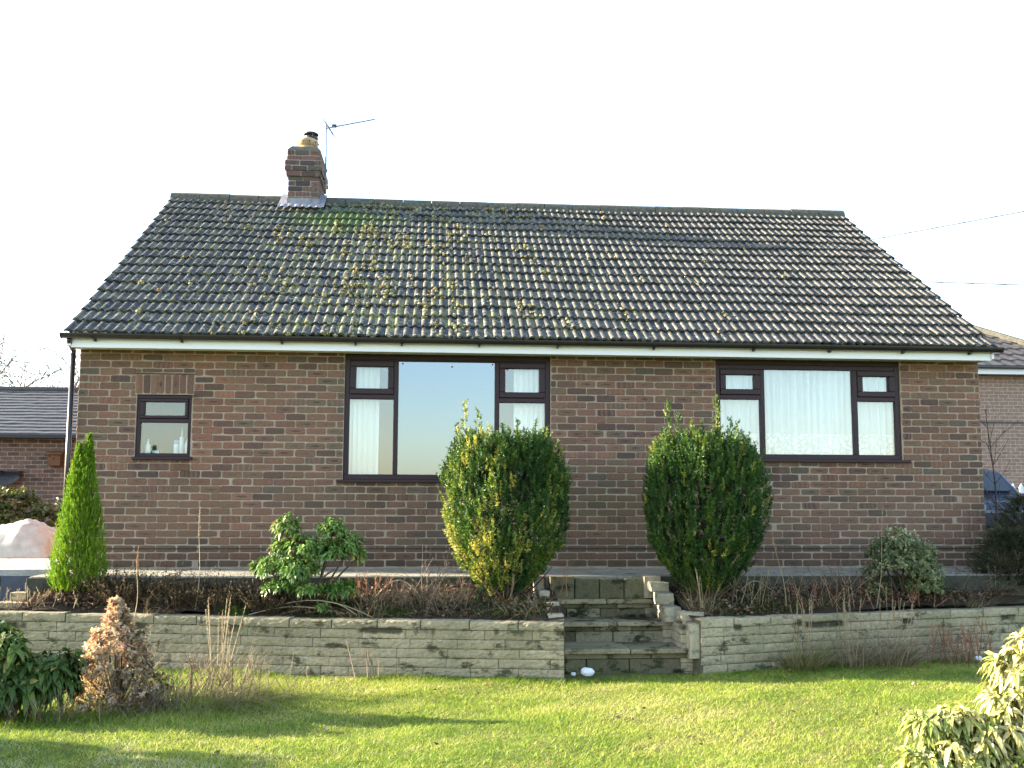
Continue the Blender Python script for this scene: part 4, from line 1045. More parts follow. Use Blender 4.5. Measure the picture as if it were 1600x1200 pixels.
# ---- bright slim cypress at the left corner
def cypress():
    global rng
    rng = np.random.default_rng(21)
    x, y, zb = -4.43, -1.17, -.16
    t = thing('slim_cypress', 'bright green slim conifer with two tips at the left corner of the house', 'conifer', (x, y, zb))
    mb = MB()
    for (dx, Hh, R, n, tipx) in ((-.045, 1.53, .20, 1700, -.012), (.03, 1.62, .20, 1800, .008)):
        tt = rng.uniform(0, 1, n) ** 1.15; ph = rng.uniform(0, 2 * np.pi, n); rr = np.where(rng.uniform(size=n) < .75, rng.uniform(.8, 1.05, n), rng.uniform(.2, .9, n))
        rad_ = R * np.interp(tt, [0, .12, .40, .70, .90, 1], [1.05, 1.10, .80, .42, .14, .01]) * rr * (1 + .14 * vnoise(np.stack([np.cos(ph), np.sin(ph), tt * 4], 1), 2, 5))
        B = np.stack([x + dx + tipx * tt + rad_ * np.cos(ph), y + rad_ * np.sin(ph), zb + tt * (Hh - .1)], 1)
        D = unit(np.stack([np.cos(ph) * .32, np.sin(ph) * .32, 1 + 0 * ph], 1) + .18 * rdir(n))
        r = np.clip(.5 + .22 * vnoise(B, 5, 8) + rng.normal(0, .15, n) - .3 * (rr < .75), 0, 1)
        shoots(mb, B, D, rng.uniform(.07, .15, n) * (1 - .5 * tt), 34, .022, .007, r, spread=.45, taper=.4)
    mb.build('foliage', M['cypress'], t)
    mb = MB(); branches(mb, (x, y, zb - .1), [(x - .06, y, zb + 1.2), (x + .06, y, zb + 1.25), (x - .1, y, zb + .6), (x + .1, y, zb + .6)], .03, .006); mb.build('trunk', M['bark'], t)
cypress()

# ---- shrubs made of rosettes of broad leaves
def rosettes(mb, tips, dirs, per, L, Wd, rbase, droop, rj=.15, open_=.9, up_mix=.0):
    n = len(tips); a = rng.uniform(0, 2 * np.pi, (n, per)); u, w = perp(dirs)
    lay = rng.uniform(0, 1, (n, per))
    rd = u[:, None] * np.cos(a)[..., None] + w[:, None] * np.sin(a)[..., None]
    D = unit(rd * (open_ * (.45 + .75 * lay))[..., None] + dirs[:, None] * (.75 - .75 * lay)[..., None] + .12 * rdir(n * per).reshape(n, per, 3)).reshape(-1, 3)
    P = (tips[:, None] - dirs[:, None] * (lay * L * .45)[..., None]).reshape(-1, 3)
    Up = unit(np.repeat(dirs, per, 0) + .2 * rdir(n * per) + np.array([0, 0, .3]))
    ls = L * rng.uniform(.65, 1.15, n * per)
    r = np.clip(np.repeat(rbase, per) + rng.normal(0, rj, n * per), 0, 1)
    broad(mb, P, D, Up, ls, Wd * ls / L, r, droop * rng.uniform(.5, 1.4, n * per))
def bush(name, lab, cat, base, lobes, mat, nper, L, Wd, per, droop, seed, rmean=.5, rspread=.15, stem=.016, group=None, mat_stem='bark', updir=.5):
    """lobes: (dx, dy, dz, rx, rz) ellipsoid clumps of rosette tips carried on branches from the base"""
    global rng
    rng = np.random.default_rng(seed)
    t = thing(name, lab, cat, base, group)
    b = np.array(base); mb = MB(); sm = MB()
    for (dx, dy, dz, rx, rz) in lobes:
        c = b + np.array([dx, dy, dz]); n = max(4, int(nper * (rx / .2) ** 2))
        d = rdir(n); d[:, 2] = np.abs(d[:, 2]) * 1.0 - .35 * (rng.uniform(size=n) < .5); d = unit(d)
        tip = c + d * np.array([rx, rx * .9, rz]) * rng.uniform(.55, 1.05, (n, 1))
        dirs = unit(d * .8 + np.array([0, 0, updir]) + .2 * rdir(n))
        r = np.clip(rmean + .25 * vnoise(tip, 6, seed) + rng.normal(0, rspread, n) - .15 * (d[:, 2] < 0), 0, 1)
        rosettes(mb, tip, dirs, per, L, Wd, r, droop)
        k = min(n, 14)
        branches(sm, c - np.array([0, 0, rz * .5]), tip[:k], .006, .003, .2)
        branches(sm, b, [c - np.array([0, 0, rz * .4])], stem, .007, .15)
    mb.build('foliage', mat, t); sm.build('stem', M[mat_stem], t)
    return t
bush('pieris_shrub', 'fresh green shrub with drooping leaf clusters standing in the bed before the brick wall', 'shrub', (-2.07, -1.66, -.30),
     [(-.26, 0, .78, .13, .14), (-.24, .02, .58, .16, .13), (-.06, -.05, .60, .17, .13), (.18, .0, .76, .14, .12), (.34, .02, .62, .15, .13), (.16, -.05, .55, .18, .13), (-.40, -.02, .40, .17, .12), (-.16, -.08, .38, .22, .15), (-.30, -.05, .24, .16, .10), (-.02, -.1, .20, .13, .09), (.28, .0, .20, .16, .07), (.42, .05, .52, .09, .10), (.10, -.12, .04, .07, .05)],
     M['pieris'], 80, .066, .021, 14, .6, 31, .52)
bush('rhododendron', 'dark green broad leaved rhododendron on a short stem at the lawn edge', 'shrub', (-4.00, -3.84, -.90),
     [(-.30, .05, .50, .22, .17), (-.05, -.05, .52, .20, .16), (.12, .0, .38, .22, .16), (.30, .05, .42, .16, .12), (-.25, -.1, .30, .24, .14), (.02, -.15, .28, .22, .13), (.36, .0, .28, .13, .10), (-.50, .1, .42, .2, .16), (-.18, .15, .62, .14, .12)],
     M['rhodo'], 30, .115, .046, 13, .85, 32, .45, stem=.022)
bush('pieris_shrub', 'sunlit yellow green shrub with long drooping leaves cut off by the picture corner', 'shrub', (2.60, -5.90, -1.07),
     [(.06, -.05, .98, .15, .13), (-.04, .0, .84, .17, .13), (.16, -.02, .84, .18, .15), (-.10, -.02, .66, .18, .15), (.12, .0, .62, .22, .16), (-.24, -.05, .50, .19, .13), (-.03, -.08, .44, .22, .15), (.22, .0, .44, .22, .17),
      (-.46, -.02, .56, .14, .10), (-.64, .0, .54, .12, .10), (-.50, -.05, .41, .18, .12), (-.68, -.08, .32, .17, .12), (-.38, -.12, .30, .22, .14), (-.1, -.15, .28, .25, .16), (.2, -.1, .24, .22, .16), (-.70, -.1, .16, .19, .13), (-.42, -.15, .12, .24, .14), (-.08, -.15, .08, .26, .14), (.2, -.1, .05, .22, .12), (-.7, -.12, .02, .2, .1)],
     M['pieris_sun'], 40, .105, .030, 13, .85, 33, .68, stem=.02)
bush('euonymus_shrub', 'low round variegated grey green shrub under the right end of the house', 'shrub', (4.03, -1.28, -.30),
     [(-.02, 0, .62, .2, .18), (-.2, .02, .52, .18, .16), (.2, 0, .50, .2, .16), (-.1, -.1, .38, .24, .18), (.16, -.1, .34, .24, .18), (.32, .02, .32, .14, .14), (-.33, 0, .30, .13, .13), (.22, -.05, .16, .24, .12), (-.3, -.02, .12, .15, .10)],
     M['euonymus'], 110, .038, .018, 10, .2, 34, .5, mat_stem='bark')
bush('box_shrub', 'small dark green bushlet at the foot of the yellow streaked yew', 'shrub', (-.43, -1.80, -.34),
     [(0, 0, .14, .10, .12), (0, 0, .25, .08, .10), (.05, 0, .10, .10, .09), (-.05, -.03, .09, .09, .08)], M['yew'], 120, .026, .010, 8, .1, 35, .38, stem=.008)

bush('rhododendron', 'taller dark rhododendron added out of view to shade the lawn', 'shrub', (-5.75, -4.62, -.90),  # unseen shrub, put in for the shadow it throws across the lawn
     [(-.2, 0, .85, .32, .25), (.2, .0, .95, .28, .22), (.05, .1, .62, .42, .26), (-.35, .0, .5, .34, .26), (.3, -.05, .48, .34, .24), (.0, 0, .3, .4, .2)],
     M['rhodo'], 12, .12, .046, 11, .8, 36, .45, stem=.025)
# pink and cream spindle at the lawn edge
def spindle():
    global rng
    rng = np.random.default_rng(41)
    b = np.array([-3.33, -3.50, -.89]); t = thing('pink_spindle_bush', 'pointed pink and cream leaved bush on the lawn edge beside the rhododendron', 'shrub', b)
    mb = MB(); n = 520
    tt = rng.uniform(0, 1, n) ** 1.2; ph = rng.uniform(0, 2 * np.pi, n); rr = np.sqrt(rng.uniform(.15, 1, n))
    R = .41 * np.interp(tt, [0, .2, .45, .7, .88, 1], [1.0, .98, .74, .44, .22, .08]) * (1 + .18 * vnoise(np.stack([np.cos(ph), np.sin(ph), tt * 3], 1), 2.2, 4))
    tip = b + np.stack([R * rr * np.cos(ph) - .05 * tt, .9 * R * rr * np.sin(ph), .03 + tt * .84], 1)
    tip[:40] = b + np.array([.16, 0, .45]) + rng.normal(0, .05, (40, 3)) * [1, 1, 1.8]
    D = unit(np.stack([np.cos(ph) * .7 * rr, np.sin(ph) * .7 * rr, .75 + 0 * ph], 1) + .3 * rdir(n))
    r = np.clip(.45 + .60 * (tt - .25) + .18 * vnoise(tip, 7, 3) + rng.normal(0, .16, n) + .18 * np.cos(ph - np.pi), 0, 1)
    rosettes(mb, tip, D, 15, .040, .017, r, .1, .14, 1.0)
    D2 = unit(D + .2 * rdir(n)); shoots(mb, tip - D2 * .12, D2, .13, 14, .032, .014, np.clip(r - .1, 0, 1), .9)
    mb.build('foliage', M['pink'], t)
    mb = MB(); branches(mb, b, tip[::9], .008, .002, .1); mb.build('stem', M['twig'], t)
spindle()

# heathers in the left bed
for i in range(9):
    rng = np.random.default_rng(60 + i)
    x = -4.18 + i * .245 + rng.normal(0, .03); y = float(wall_y(x)) + (.26 if i % 2 else .36); zb = float(bed_z(np.array(x), np.array(y))) - .02
    labs = ['darkest heather clump at the foot of the slim conifer', 'brown heather clump just right of the slim conifer', 'heather clump above the pink spindle bush', 'thick heather clump third along from the slim conifer', 'heather clump with a tall dry seed stalk behind', 'heather clump midway between slim conifer and fresh green shrub', 'heather clump behind the bent straw stalks', 'heather clump beside the bright grass tuft on the wall', 'last heather clump before the fresh green shrub']
    t = thing('heather', labs[i], 'heather', (x, y, zb), 'brown heathers along the top of the wall')
    n = 180; a = rng.uniform(0, 2 * np.pi, n); q = np.sqrt(rng.uniform(0, 1, n)); Rr = rng.uniform(.17, .21); hh = rng.uniform(.24, .34) * (1 if i < 7 else .75)
    B = np.stack([x + Rr * q * np.cos(a), y + Rr * .8 * q * np.sin(a), zb + 0 * a], 1)
    D = unit(np.stack([np.cos(a) * q * .9, np.sin(a) * q * .9, 1 + 0 * a], 1) + .38 * rdir(n))
    mb = MB(); shoots(mb, B + D * hh * .25, D, hh * rng.uniform(.25, .95, n), 22, .030, .010, np.clip(rng.normal(.48, .28, n), 0, 1), .9, .4, .18)
    mb.build('foliage', M['heather'], t)
    mb = MB(); mb.tube(B, B + D * hh * .6, .003, .0015, 4, rnd=rng.uniform(0, .6, n)); mb.build('stem', M['twig'], t)

WEEDS = []
def tuft(name, lab, cat, x, y, z, n, R, L, Wd, bend, mat, seed, group=None, lean=(0, 0), spread=.35, heads=0):
    global rng
    rng = np.random.default_rng(seed)
    t = thing(name, lab, cat, (x, y, z), group)
    a = rng.uniform(0, 2 * np.pi, n); q = np.sqrt(rng.uniform(0, 1, n))
    B = np.stack([x + R * q * np.cos(a), y + R * .7 * q * np.sin(a), z - .01 + 0 * a], 1)
    D = unit(np.stack([np.cos(a) * q * spread + lean[0], np.sin(a) * q * spread + lean[1], 1 + 0 * a], 1) + .34 * rdir(n))
    ln = L * rng.uniform(.35, 1.1, n)
    mb = MB(); blades(mb, B, D, ln, Wd * rng.uniform(.6, 1.3, n), bend * rng.uniform(.2, 1.5, n), rng.uniform(0, 1, n), 5); mb.build('blade', mat, t)
    if heads:
        mb = MB(); k = heads; a = rng.uniform(0, 2 * np.pi, k); B = np.stack([x + R * .7 * np.cos(a) * rng.uniform(0, 1, k), y + R * .5 * np.sin(a), z + 0 * a], 1)
        D = unit(np.stack([rng.normal(lean[0] * .6, .10, k), rng.normal(0, .1, k), 1 + 0 * a], 1)); hl = L * rng.uniform(.9, 1.35, k)
        mb.tube(B, B + D * hl[:, None], .0035, .002, 5, rnd=rng.uniform(.4, 1, k))
        shoots(mb, B + D * (hl * .72)[:, None], D, hl * .3, 26, .030, .006, np.clip(rng.normal(.75, .15, k), 0, 1), .45, .4); mb.build('seed_head', M['straw'], t)
    return t
lz = lambda x, y: float(lawn_z(np.array(x), np.array(y)))
G = 'dry grass tufts along the walls and lawn edge'
tuft('grass_tuft', 'tall straw coloured grass tuft in front of the long wall right of the pink bush', 'grass tuft', -2.72, -2.85, lz(-2.72, -2.85), 130, .24, .58, .005, .3, M['straw'], 71, G, (.10, 0), .3, 12)
tuft('grass_tuft', 'broad tangled grass tuft between the pink bush and the lawn', 'grass tuft', -2.85, -3.45, lz(-2.85, -3.45), 900, .44, .34, .006, 1.0, M['straw_green'], 72, G, (.12, 0), .8)
tuft('grass_tuft', 'flattened straw tuft spreading onto the lawn beside the pink bush', 'grass tuft', -2.45, -3.15, lz(-2.45, -3.15), 260, .28, .34, .008, 1.0, M['straw_green'], 73, G, (.4, 0), .7)
tuft('grass_tuft', 'thin grass tuft at the foot of the pink spindle bush', 'grass tuft', -3.35, -3.80, lz(-3.35, -3.8), 420, .34, .22, .005, .6, M['straw_green'], 74, G, (0, -.1), .8)
tuft('grass_tuft', 'thick half green tuft against the curved wall nearest the steps', 'grass tuft', 2.66, -2.03, lz(2.66, -2.03), 420, .20, .52, .007, .6, M['straw_green'], 75, G, (-.05, 0), .6, 12)
tuft('grass_tuft', 'slender straw tuft in the middle of the curved wall', 'grass tuft', 3.18, -1.92, lz(3.18, -1.92), 200, .20, .56, .006, .45, M['straw'], 76, G, (0, 0), .5, 9)
tuft('grass_tuft', 'wide arching straw tuft along the curved wall before the rusty stems', 'grass tuft', 3.62, -1.86, lz(3.62, -1.86), 420, .24, .60, .007, .75, M['straw'], 77, G, (.15, 0), .7, 9)
tuft('grass_tuft', 'low straw tuft at the base of the rusty stems', 'grass tuft', 4.45, -1.66, lz(4.45, -1.66), 220, .26, .24, .005, .6, M['straw_green'], 78, G, (0, 0), .6)
tuft('grass_tuft', 'bright green grass tuft on top of the long wall behind the straw', 'grass tuft', -2.78, -1.68, -.36, 260, .09, .20, .005, .35, M['mossgreen'], 79, None, (0, 0), .7)
tuft('grass_tuft', 'pale upright grass beneath the darker yew beside the steps', 'grass tuft', 1.72, -1.80, -.37, 110, .12, .42, .005, .3, M['straw'], 80, G, (.02, 0), .4, 3)
tuft('grass_tuft', 'short dry tuft under the yellow streaked yew', 'grass tuft', .06, -1.76, -.36, 110, .10, .26, .005, .4, M['straw'], 81, G, (0, 0), .5)
tuft('grass_tuft', 'fringe of straw at the far edge of the rhododendron', 'grass tuft', -3.75, -2.4, lz(-3.75, -2.4), 260, .35, .34, .005, .5, M['straw'], 82, G, (.1, 0), .6)

for i, (x, y, n, lab) in enumerate(((-1.55, -1.80, 130, 'straw tangle lying right of the fresh green shrub on the wall top'), (-.95, -1.62, 110, 'straw tangle under the large window in the middle of the bed'), (-3.6, -1.60, 60, 'straw wisps leaning over the heathers'), (2.95, -1.55, 90, 'straw tangle in the bed above the curved wall'), (4.75, -1.30, 110, 'pale straw lying right of the variegated shrub'), (.05, -2.05, 60, 'straw tangle at the very end of the long wall'))):
    tuft('straw_tangle', lab, 'straw', x, y, float(bed_z(np.array(x), np.array(y))), n, .28, .42, .004, .9, M['straw'], 180 + i, 'straw tangles in the beds', (rng.uniform(-.4, .4), 0), .9)
GX = 'brown weeds standing in the rough grass'
for i, (x, y, n, L, mat, lf, lab) in enumerate(((-2.75, -3.30, 60, .42, 'twig', 8, 'brown weeds rising from the tangled grass beside the pink bush'), (-3.05, -3.75, 50, .30, 'twig', 8, 'brown weeds before the foot of the pink bush'), (-2.35, -3.00, 36, .36, 'straw', 5, 'bent straw weeds where the rough grass meets the lawn'), (-3.7, -4.05, 40, .24, 'twig', 8, 'low brown weeds under the rhododendron'), (-3.6, -2.7, 40, .42, 'straw', 6, 'pale weeds between the rhododendron and the long wall'))):
    WEEDS.append((lab, x, y, n, L, mat, 190 + i, lf, GX))
# rusty dock stems by the curved wall, and dark spikes by the long wall
def sticks(name, lab, cat, x, y, z, n, R, L, mat, seed, leaf=0, rr=.0035, lean=.2, group=None, ll=.022):
    global rng
    rng = np.random.default_rng(seed)
    t = thing(name, lab, cat, (x, y, z), group); mb = MB()
    B = np.stack([x + rng.normal(0, R, n), y + rng.normal(0, R * .4, n), z + 0 * np.arange(n)], 1); D = unit(np.stack([rng.normal(0, lean, n), rng.normal(0, lean * .6, n), np.ones(n)], 1))
    ln = L * rng.uniform(.5, 1.1, n); mb.tube(B, B + D * ln[:, None], rr, rr * .45, 5, rnd=rng.uniform(0, 1, n))
    S2 = B + D * (ln * rng.uniform(.35, .8, n))[:, None]; D2 = unit(D + .5 * rdir(n)); mb.tube(S2, S2 + D2 * (ln * .3)[:, None], rr * .6, rr * .3, 4, rnd=rng.uniform(0, 1, n))
    mb.build('stem', M[mat], t)
    if leaf:
        mb = MB(); shoots(mb, B + D * (ln * .35)[:, None], D, ln * .65, leaf, ll, ll * .35, rng.uniform(.2, 1, n), .6, .3, .2); shoots(mb, S2, D2, ln * .3, leaf // 2, ll, ll * .35, rng.uniform(.2, 1, n), .6, .3, .2); mb.build('seed_head', M[mat], t)
    return t
for lab, x, y, n, L, mat, sd_, lf, gx in WEEDS: sticks('dead_weed', lab, 'weed', x, y, lz(x, y), n, .20, L, mat, sd_, lf, .0026, .45, gx)
sticks('dock_plant', 'rusty red seed stems standing before the curved wall', 'weed', 4.35, -1.70, lz(4.35, -1.7), 60, .24, .42, 'rust', 91, 24)
sticks('dead_plant', 'few dark bare spikes at the foot of the long wall', 'weed', -1.35, -2.22, lz(-1.35, -2.22), 7, .10, .34, 'twig', 92, 0, .006)
GW = 'dead weeds standing in the beds'
for i, (x, y, n, L, mat, lf, lab) in enumerate((
    (-1.25, -1.72, 90, .34, 'twig', 12, 'grey twiggy weed patch just right of the fresh green shrub'), (-.82, -1.85, 150, .42, 'twig', 14, 'taller grey green weed clump before the large window'),
    (-1.62, -1.45, 70, .30, 'rust', 14, 'rust tinted weed clump behind the fresh green shrub'), (-.75, -1.45, 30, .62, 'twig', 8, 'thin tall straw stalks under the large window'),
    (-2.55, -1.55, 50, .26, 'twig', 12, 'low weed clump left of the fresh green shrub'), (.02, -1.95, 70, .22, 'twig', 6, 'dead bramble tangle at the end of the long wall'),
    (2.75, -1.45, 40, .34, 'twig', 14, 'rusty weeds under the left half of the net curtain window'), (3.35, -1.40, 70, .38, 'twig', 12, 'brown weeds left of the variegated shrub'),
    (3.02, -1.62, 40, .48, 'rust', 10, 'reddish stalks leaning over the curved wall'), (2.30, -1.60, 45, .46, 'straw', 6, 'pale stalks against the darker yew'),
    (4.05, -1.48, 45, .30, 'rust', 8, 'reddish stems under the variegated shrub'), (4.95, -1.10, 80, .42, 'twig', 10, 'dark weeds near the right corner of the house'), (5.5, -1.08, 70, .44, 'twig', 8, 'bare brambles beside the dark conifers'),
    (-4.75, -1.35, 60, .22, 'straw', 14, 'brown weeds left of the slim conifer'), (-5.25, -1.30, 90, .22, 'twig', 10, 'low brown weeds below the dark blue edging'), (-3.35, -1.25, 30, .50, 'straw', 6, 'straw stalks rising through the heathers'), (.22, -1.38, 26, .46, 'rust', 8, 'bent brown weed beside the small block near the path'))):
    sticks('dead_weed', lab, 'weed', x, y, float(bed_z(np.array(x), np.array(y))) - .01, max(14, int(n * .5)), .17, L * (.8 + .3 * ((i * 7) % 5) / 4), mat, 100 + i, lf, .0026, .30 + .16 * (i % 4), GW)
# tall single stalks
for i, (x, y, h, lean, lab) in enumerate(((-3.18, -1.62, .95, .03, 'tallest single dry stalk against the brick left of the green shrub'), (-3.72, -1.75, .62, .05, 'dry stalk standing before the heathers'), (3.62, -1.55, 1.0, .12, 'long thin dry stalk crossing the bricks above the variegated shrub'), (2.62, -1.70, .72, -.14, 'leaning straw stalk in front of the net curtain window bed'), (2.18, -1.6, .55, .25, 'pale stalk leaning right of the darker yew'))):
    rng = np.random.default_rng(140 + i); z = float(bed_z(np.array(x), np.array(y)))
    t = thing('dry_stalk', lab, 'stalk', (x, y, z)); P = [(x + lean * q * h + .02 * math.sin(q * 5), y, z + q * h) for q in np.linspace(0, 1, 8)]
    mb = MB(); mb.path(P, np.linspace(.0045, .0018, 8), 5, rnd=.8); mb.build('stem', M['straw'], t)
    mb = MB(); B = np.array(P[5:7]); shoots(mb, B, unit(np.array([[lean, 0, 1.0]] * 2)), .16, 22, .03, .008, np.array([.6, .8]), .6); mb.build('seed_head', M['rust' if i % 2 else 'straw'], t)
# fallen bleached stems lying on the bed
rng = np.random.default_rng(150)
for i, (x0, y0, x1, y1, lab) in enumerate(((-2.65, -1.78, -1.75, -1.80, 'long bleached stem lying along the coping under the green shrub'), (-2.10, -1.72, -1.62, -1.90, 'bleached stem slanting down to the wall top'), (-2.5, -1.70, -1.45, -1.95, 'arched bleached stem over the wall top'), (-1.46, -1.45, -1.02, -1.60, 'thick pale fallen stem in the bed below the large window'), (2.25, -1.35, 2.6, -1.28, 'pale stick lying near the path right of the darker yew'))):
    za, zb = float(bed_z(np.array(x0), np.array(y0))) + .03, float(bed_z(np.array(x1), np.array(y1))) + .03
    P = [(x0 + (x1 - x0) * q, y0 + (y1 - y0) * q + .03 * math.sin(q * 6 + i), za + (zb - za) * q + (.07 + .03 * i % .1) * math.sin(q * math.pi)) for q in np.linspace(0, 1, 9)]
    mb = MB(); mb.path(P, .006 if i == 3 else .004, 5, rnd=1.0); tag(mb.build('fallen_stem', M['straw']), lab, 'stem', 'bleached fallen stems in the bed')

# leaf litter and low green cover on the soil
rng = np.random.default_rng(160); n = 16000
x = rng.uniform(-6.5, 7.5, n); ok = (x < .28) | (x > 1.6); x = x[ok]; n = len(x); w = wall_y(x); y = w + .15 + rng.uniform(0, 1, n) * (-1.12 - w - .15); z = bed_z(x, y)
mb = MB(); D = unit(rdir(n) * np.array([1, 1, .45])); leafquads(mb, np.stack([x, y, z + rng.uniform(.004, .05, n)], 1), D, rng.uniform(.02, .06, n), rng.uniform(.012, .03, n), np.clip(rng.beta(1.6, 2.2, n), 0, 1))
tag(mb.build('leaf_litter', M['litter']), kind='stuff')
n = 22000; pc = np.array([(-2.3, -1.85, .3, .1), (-.7, -1.7, .4, .2), (3.3, -1.45, .5, .15), (-1.7, -1.6, .25, .15), (-.15, -2.0, .22, .12), (.12, -1.75, .12, .1), (-1.35, -1.86, .2, .08), (2.05, -1.75, .3, .12), (2.5, -1.65, .2, .12), (4.9, -1.22, .35, .1), (-3.0, -1.70, .12, .06), (-4.5, -1.5, .2, .05), (4.2, -1.0, .5, .1), (2.0, -1.3, .4, .12)])
k = rng.integers(0, len(pc), n); x = rng.normal(pc[k, 0], pc[k, 2]); y = rng.normal(pc[k, 1], pc[k, 3]); ok = ((x < .24) | (x > 1.62)) & (y > wall_y(x) + .17) & (y < -1.12); x, y = x[ok], y[ok]; n = len(x)
mb = MB(); D = unit(rdir(n) * np.array([.6, .6, .3]) + np.array([0, 0, .6])); blades(mb, np.stack([x, y, bed_z(x, y) - .005], 1), D, rng.uniform(.03, .08, n), .006, .4, rng.uniform(0, 1, n), 2)
tag(mb.build('ground_cover', M['mossgreen']), kind='stuff')

# the lawn's grass
rng = np.random.default_rng(170)
def lawn_grass(name, n, xr, yr, lmin, lmax, wd):
    y = rng.uniform(*yr, n); x = rng.uniform(*xr, n)
    ok = (y < wall_y(x) - .012) & ~((x > .31) & (x < 1.61) & (y > -2.07)); x, y = x[ok], y[ok]; n = len(x)
    # only keep what the photographed part of the garden needs at full density
    P = np.stack([x, y, lawn_z(x, y) - .004], 1); p2 = P[:, :2]
    lean = np.stack([.35 * vnoise(p2, 2.4, 41), .35 * vnoise(p2, 2.4, 42), 0 * x], 1)
    D = unit(rdir(n) * np.array([.75, .75, .25]) + np.array([0, 0, .8]) + lean)
    edge = np.clip(1 - (wall_y(x) - y) / .30, 0, 1)
    big = .5 * vnoise(p2, 1.1, 43) + .5 * vnoise(p2, 3.3, 44)
    L = rng.uniform(lmin, lmax, n) * (1 + .45 * big) * (1 + .9 * edge)
    left = np.clip((-x - 2.1 + .25 * vnoise(p2, 2, 47)) / .5, 0, 1) * np.clip((y + 4.25) / .4, 0, 1)
    L = L * (1 + 1.3 * left)
    r = np.clip(.54 + .20 * vnoise(p2, 1.6, 45) + .16 * vnoise(p2, 7.0, 46) + .14 * vnoise(p2 * [1, .7], 19.0, 50) + rng.normal(0, .20, n) - .25 * edge, 0, .95)
    frost = (np.clip((-x - 1.0) / 1.5, 0, 1) * np.clip((-4.2 - y) / .6, 0, 1) * np.clip(.5 + .5 * vnoise(p2, 3.2, 48) + .3 * vnoise(p2, 11, 49), 0, 1)) * rng.uniform(0, 1, n)
    r = np.where(frost > .42, rng.uniform(.94, 1.0, n), r)
    blades(mb_, P, D, L, wd * rng.uniform(.7, 1.3, n), .35, r, 2)
mb_ = MB(); lawn_grass('grass', 430000, (-5.6, 5.6), (-6.2, -0.9), .018, .046, .0042)
lawn_grass('grass', 40000, (-9, 9), (-11, -6.2), .035, .07, .006)
for xr in ((-9, -5.6), (5.6, 9)): lawn_grass('grass', 60000, xr, (-6.2, -0.7), .022, .052, .0055)
tag(mb_.build('grass', M['grass']), kind='stuff')

rng = np.random.default_rng(175); n = 130
x = rng.uniform(-4.5, 4.5, n); y = rng.uniform(-6, -2.2, n); ok = y < wall_y(x) - .1; x, y = x[ok], y[ok]; n = len(x)
mb = MB(); D = unit(rdir(n) * np.array([1, 1, .3])); leafquads(mb, np.stack([x, y, lawn_z(x, y) + rng.uniform(.015, .035, n)], 1), D, rng.uniform(.025, .055, n), rng.uniform(.015, .03, n), np.clip(rng.beta(2, 1.6, n), 0, 1))
tag(mb.build('fallen_leaves', M['litter']), kind='stuff')
# litter on the lawn
def crumple(name, lab, cat, c, r, seed):
    rr = np.random.default_rng(seed); import bmesh
    bm = bmesh.new(); bmesh.ops.create_icosphere(bm, subdivisions=3, radius=1)
    V = np.array([v.co[:] for v in bm.verts]); F = np.array([[v.index for v in f.verts] for f in bm.faces]); bm.free()
    d = 1 + .20 * vnoise(V, 2.6, seed) + .10 * np.abs(vnoise(V, 7, seed + 1)) + rr.normal(0, .03, len(V))
    V = V * d[:, None] * np.array([1.15, .8, .8]) * r + np.array(c); V[:, 2] = np.maximum(V[:, 2], c[2] - r * .6)
    mb = MB(); mb.add(V, F); return tag(mb.build(name, M['paper']), lab, cat)
crumple('crumpled_paper', 'crumpled white paper on the grass at the foot of the steps', 'litter', (.525, -2.28, -.815), .05, 5)
crumple('paper_scrap', 'small white scrap on the grass before the rusty stems', 'litter', (4.55, -1.78, -.80), .032, 6)
crumple('paper_scrap', 'tiny white scrap left of the crumpled paper below the steps', 'litter', (.40, -2.22, -.84), .020, 7)

# ------------------------------------------------------------------ beyond the left end of the house
O = thing('outbuilding', 'low brick outbuilding with a dark tiled roof beyond the left end of the house', 'building', (-10, 10, 0))
OX0, OX1, OY = -17.0, -5.4, 9.0
mb = MB(); bricks(mb, [r_ for r_ in courses(-13.5, OX1, 0.0, 1.96, pitch=.232)], (0, OY, 0), (1, 0, 0), (0, 0, 1), (0, -1, 0)); ow = mb.build('brick_wall', M['brick_far'], O)
mb = MB(); mb.box(OX0, OX1, OY + .006, 14.0, -.05, 1.96)
V = [(x, y, z) for x in (OX0, OX1) for y, z in ((OY + .006, 1.961), (14.0, 1.961), (11.5, 3.0))]
mb.add(V, [np.array([(0, 2, 1), (3, 4, 5)])]); mb.build('inner_wall', M['mortar_far'], O)
mb = MB(); ncs = 15; th_ = math.atan2(3.12 - 1.96, 2.75)
for k in range(ncs):
    for sg in (1, -1):
        y0, z0 = 8.75 + 2.75 * k / ncs, 1.98 + 1.14 * k / ncs; y1, z1 = 8.75 + 2.75 * (k + 1.15) / ncs, 1.98 + 1.14 * (k + 1.15) / ncs
        xs = np.linspace(OX0, OX1 + .1, 60); jz = rng.normal(0, .004, 60)
        def Y_(v): return v if sg > 0 else 23.0 - v
        V = np.concatenate([np.stack([xs, 0 * xs + Y_(yy), zz + jz * 1.0], 1) for yy, zz in ((y0, z0), (y0, z0 + .035), (y1, z1 + .008))]); i = np.arange(59)
        mb.add(V, np.concatenate([np.stack([i, i + 1, i + 61, i + 60], 1), np.stack([i + 60, i + 61, i + 121, i + 120], 1)]), rnd=rng.uniform())
orf = mb.build('roof', M['tile_far'], O)
mb = MB(); mb.box(OX0, OX1 + .1, 11.40, 11.60, 3.10, 3.20); mb.build('ridge_tile', M['tile_far'], orf, bevel=.03)
mb = MB(); mb.box(OX0, OX1 + .05, 8.70, 8.80, 1.90, 1.99); mb.build('gutter', M['black'], O, bevel=.02)
t = thing('bird_box', 'small brown wooden bird box on the outbuilding wall', 'bird box', (-8.25, 8.9, 1.5))
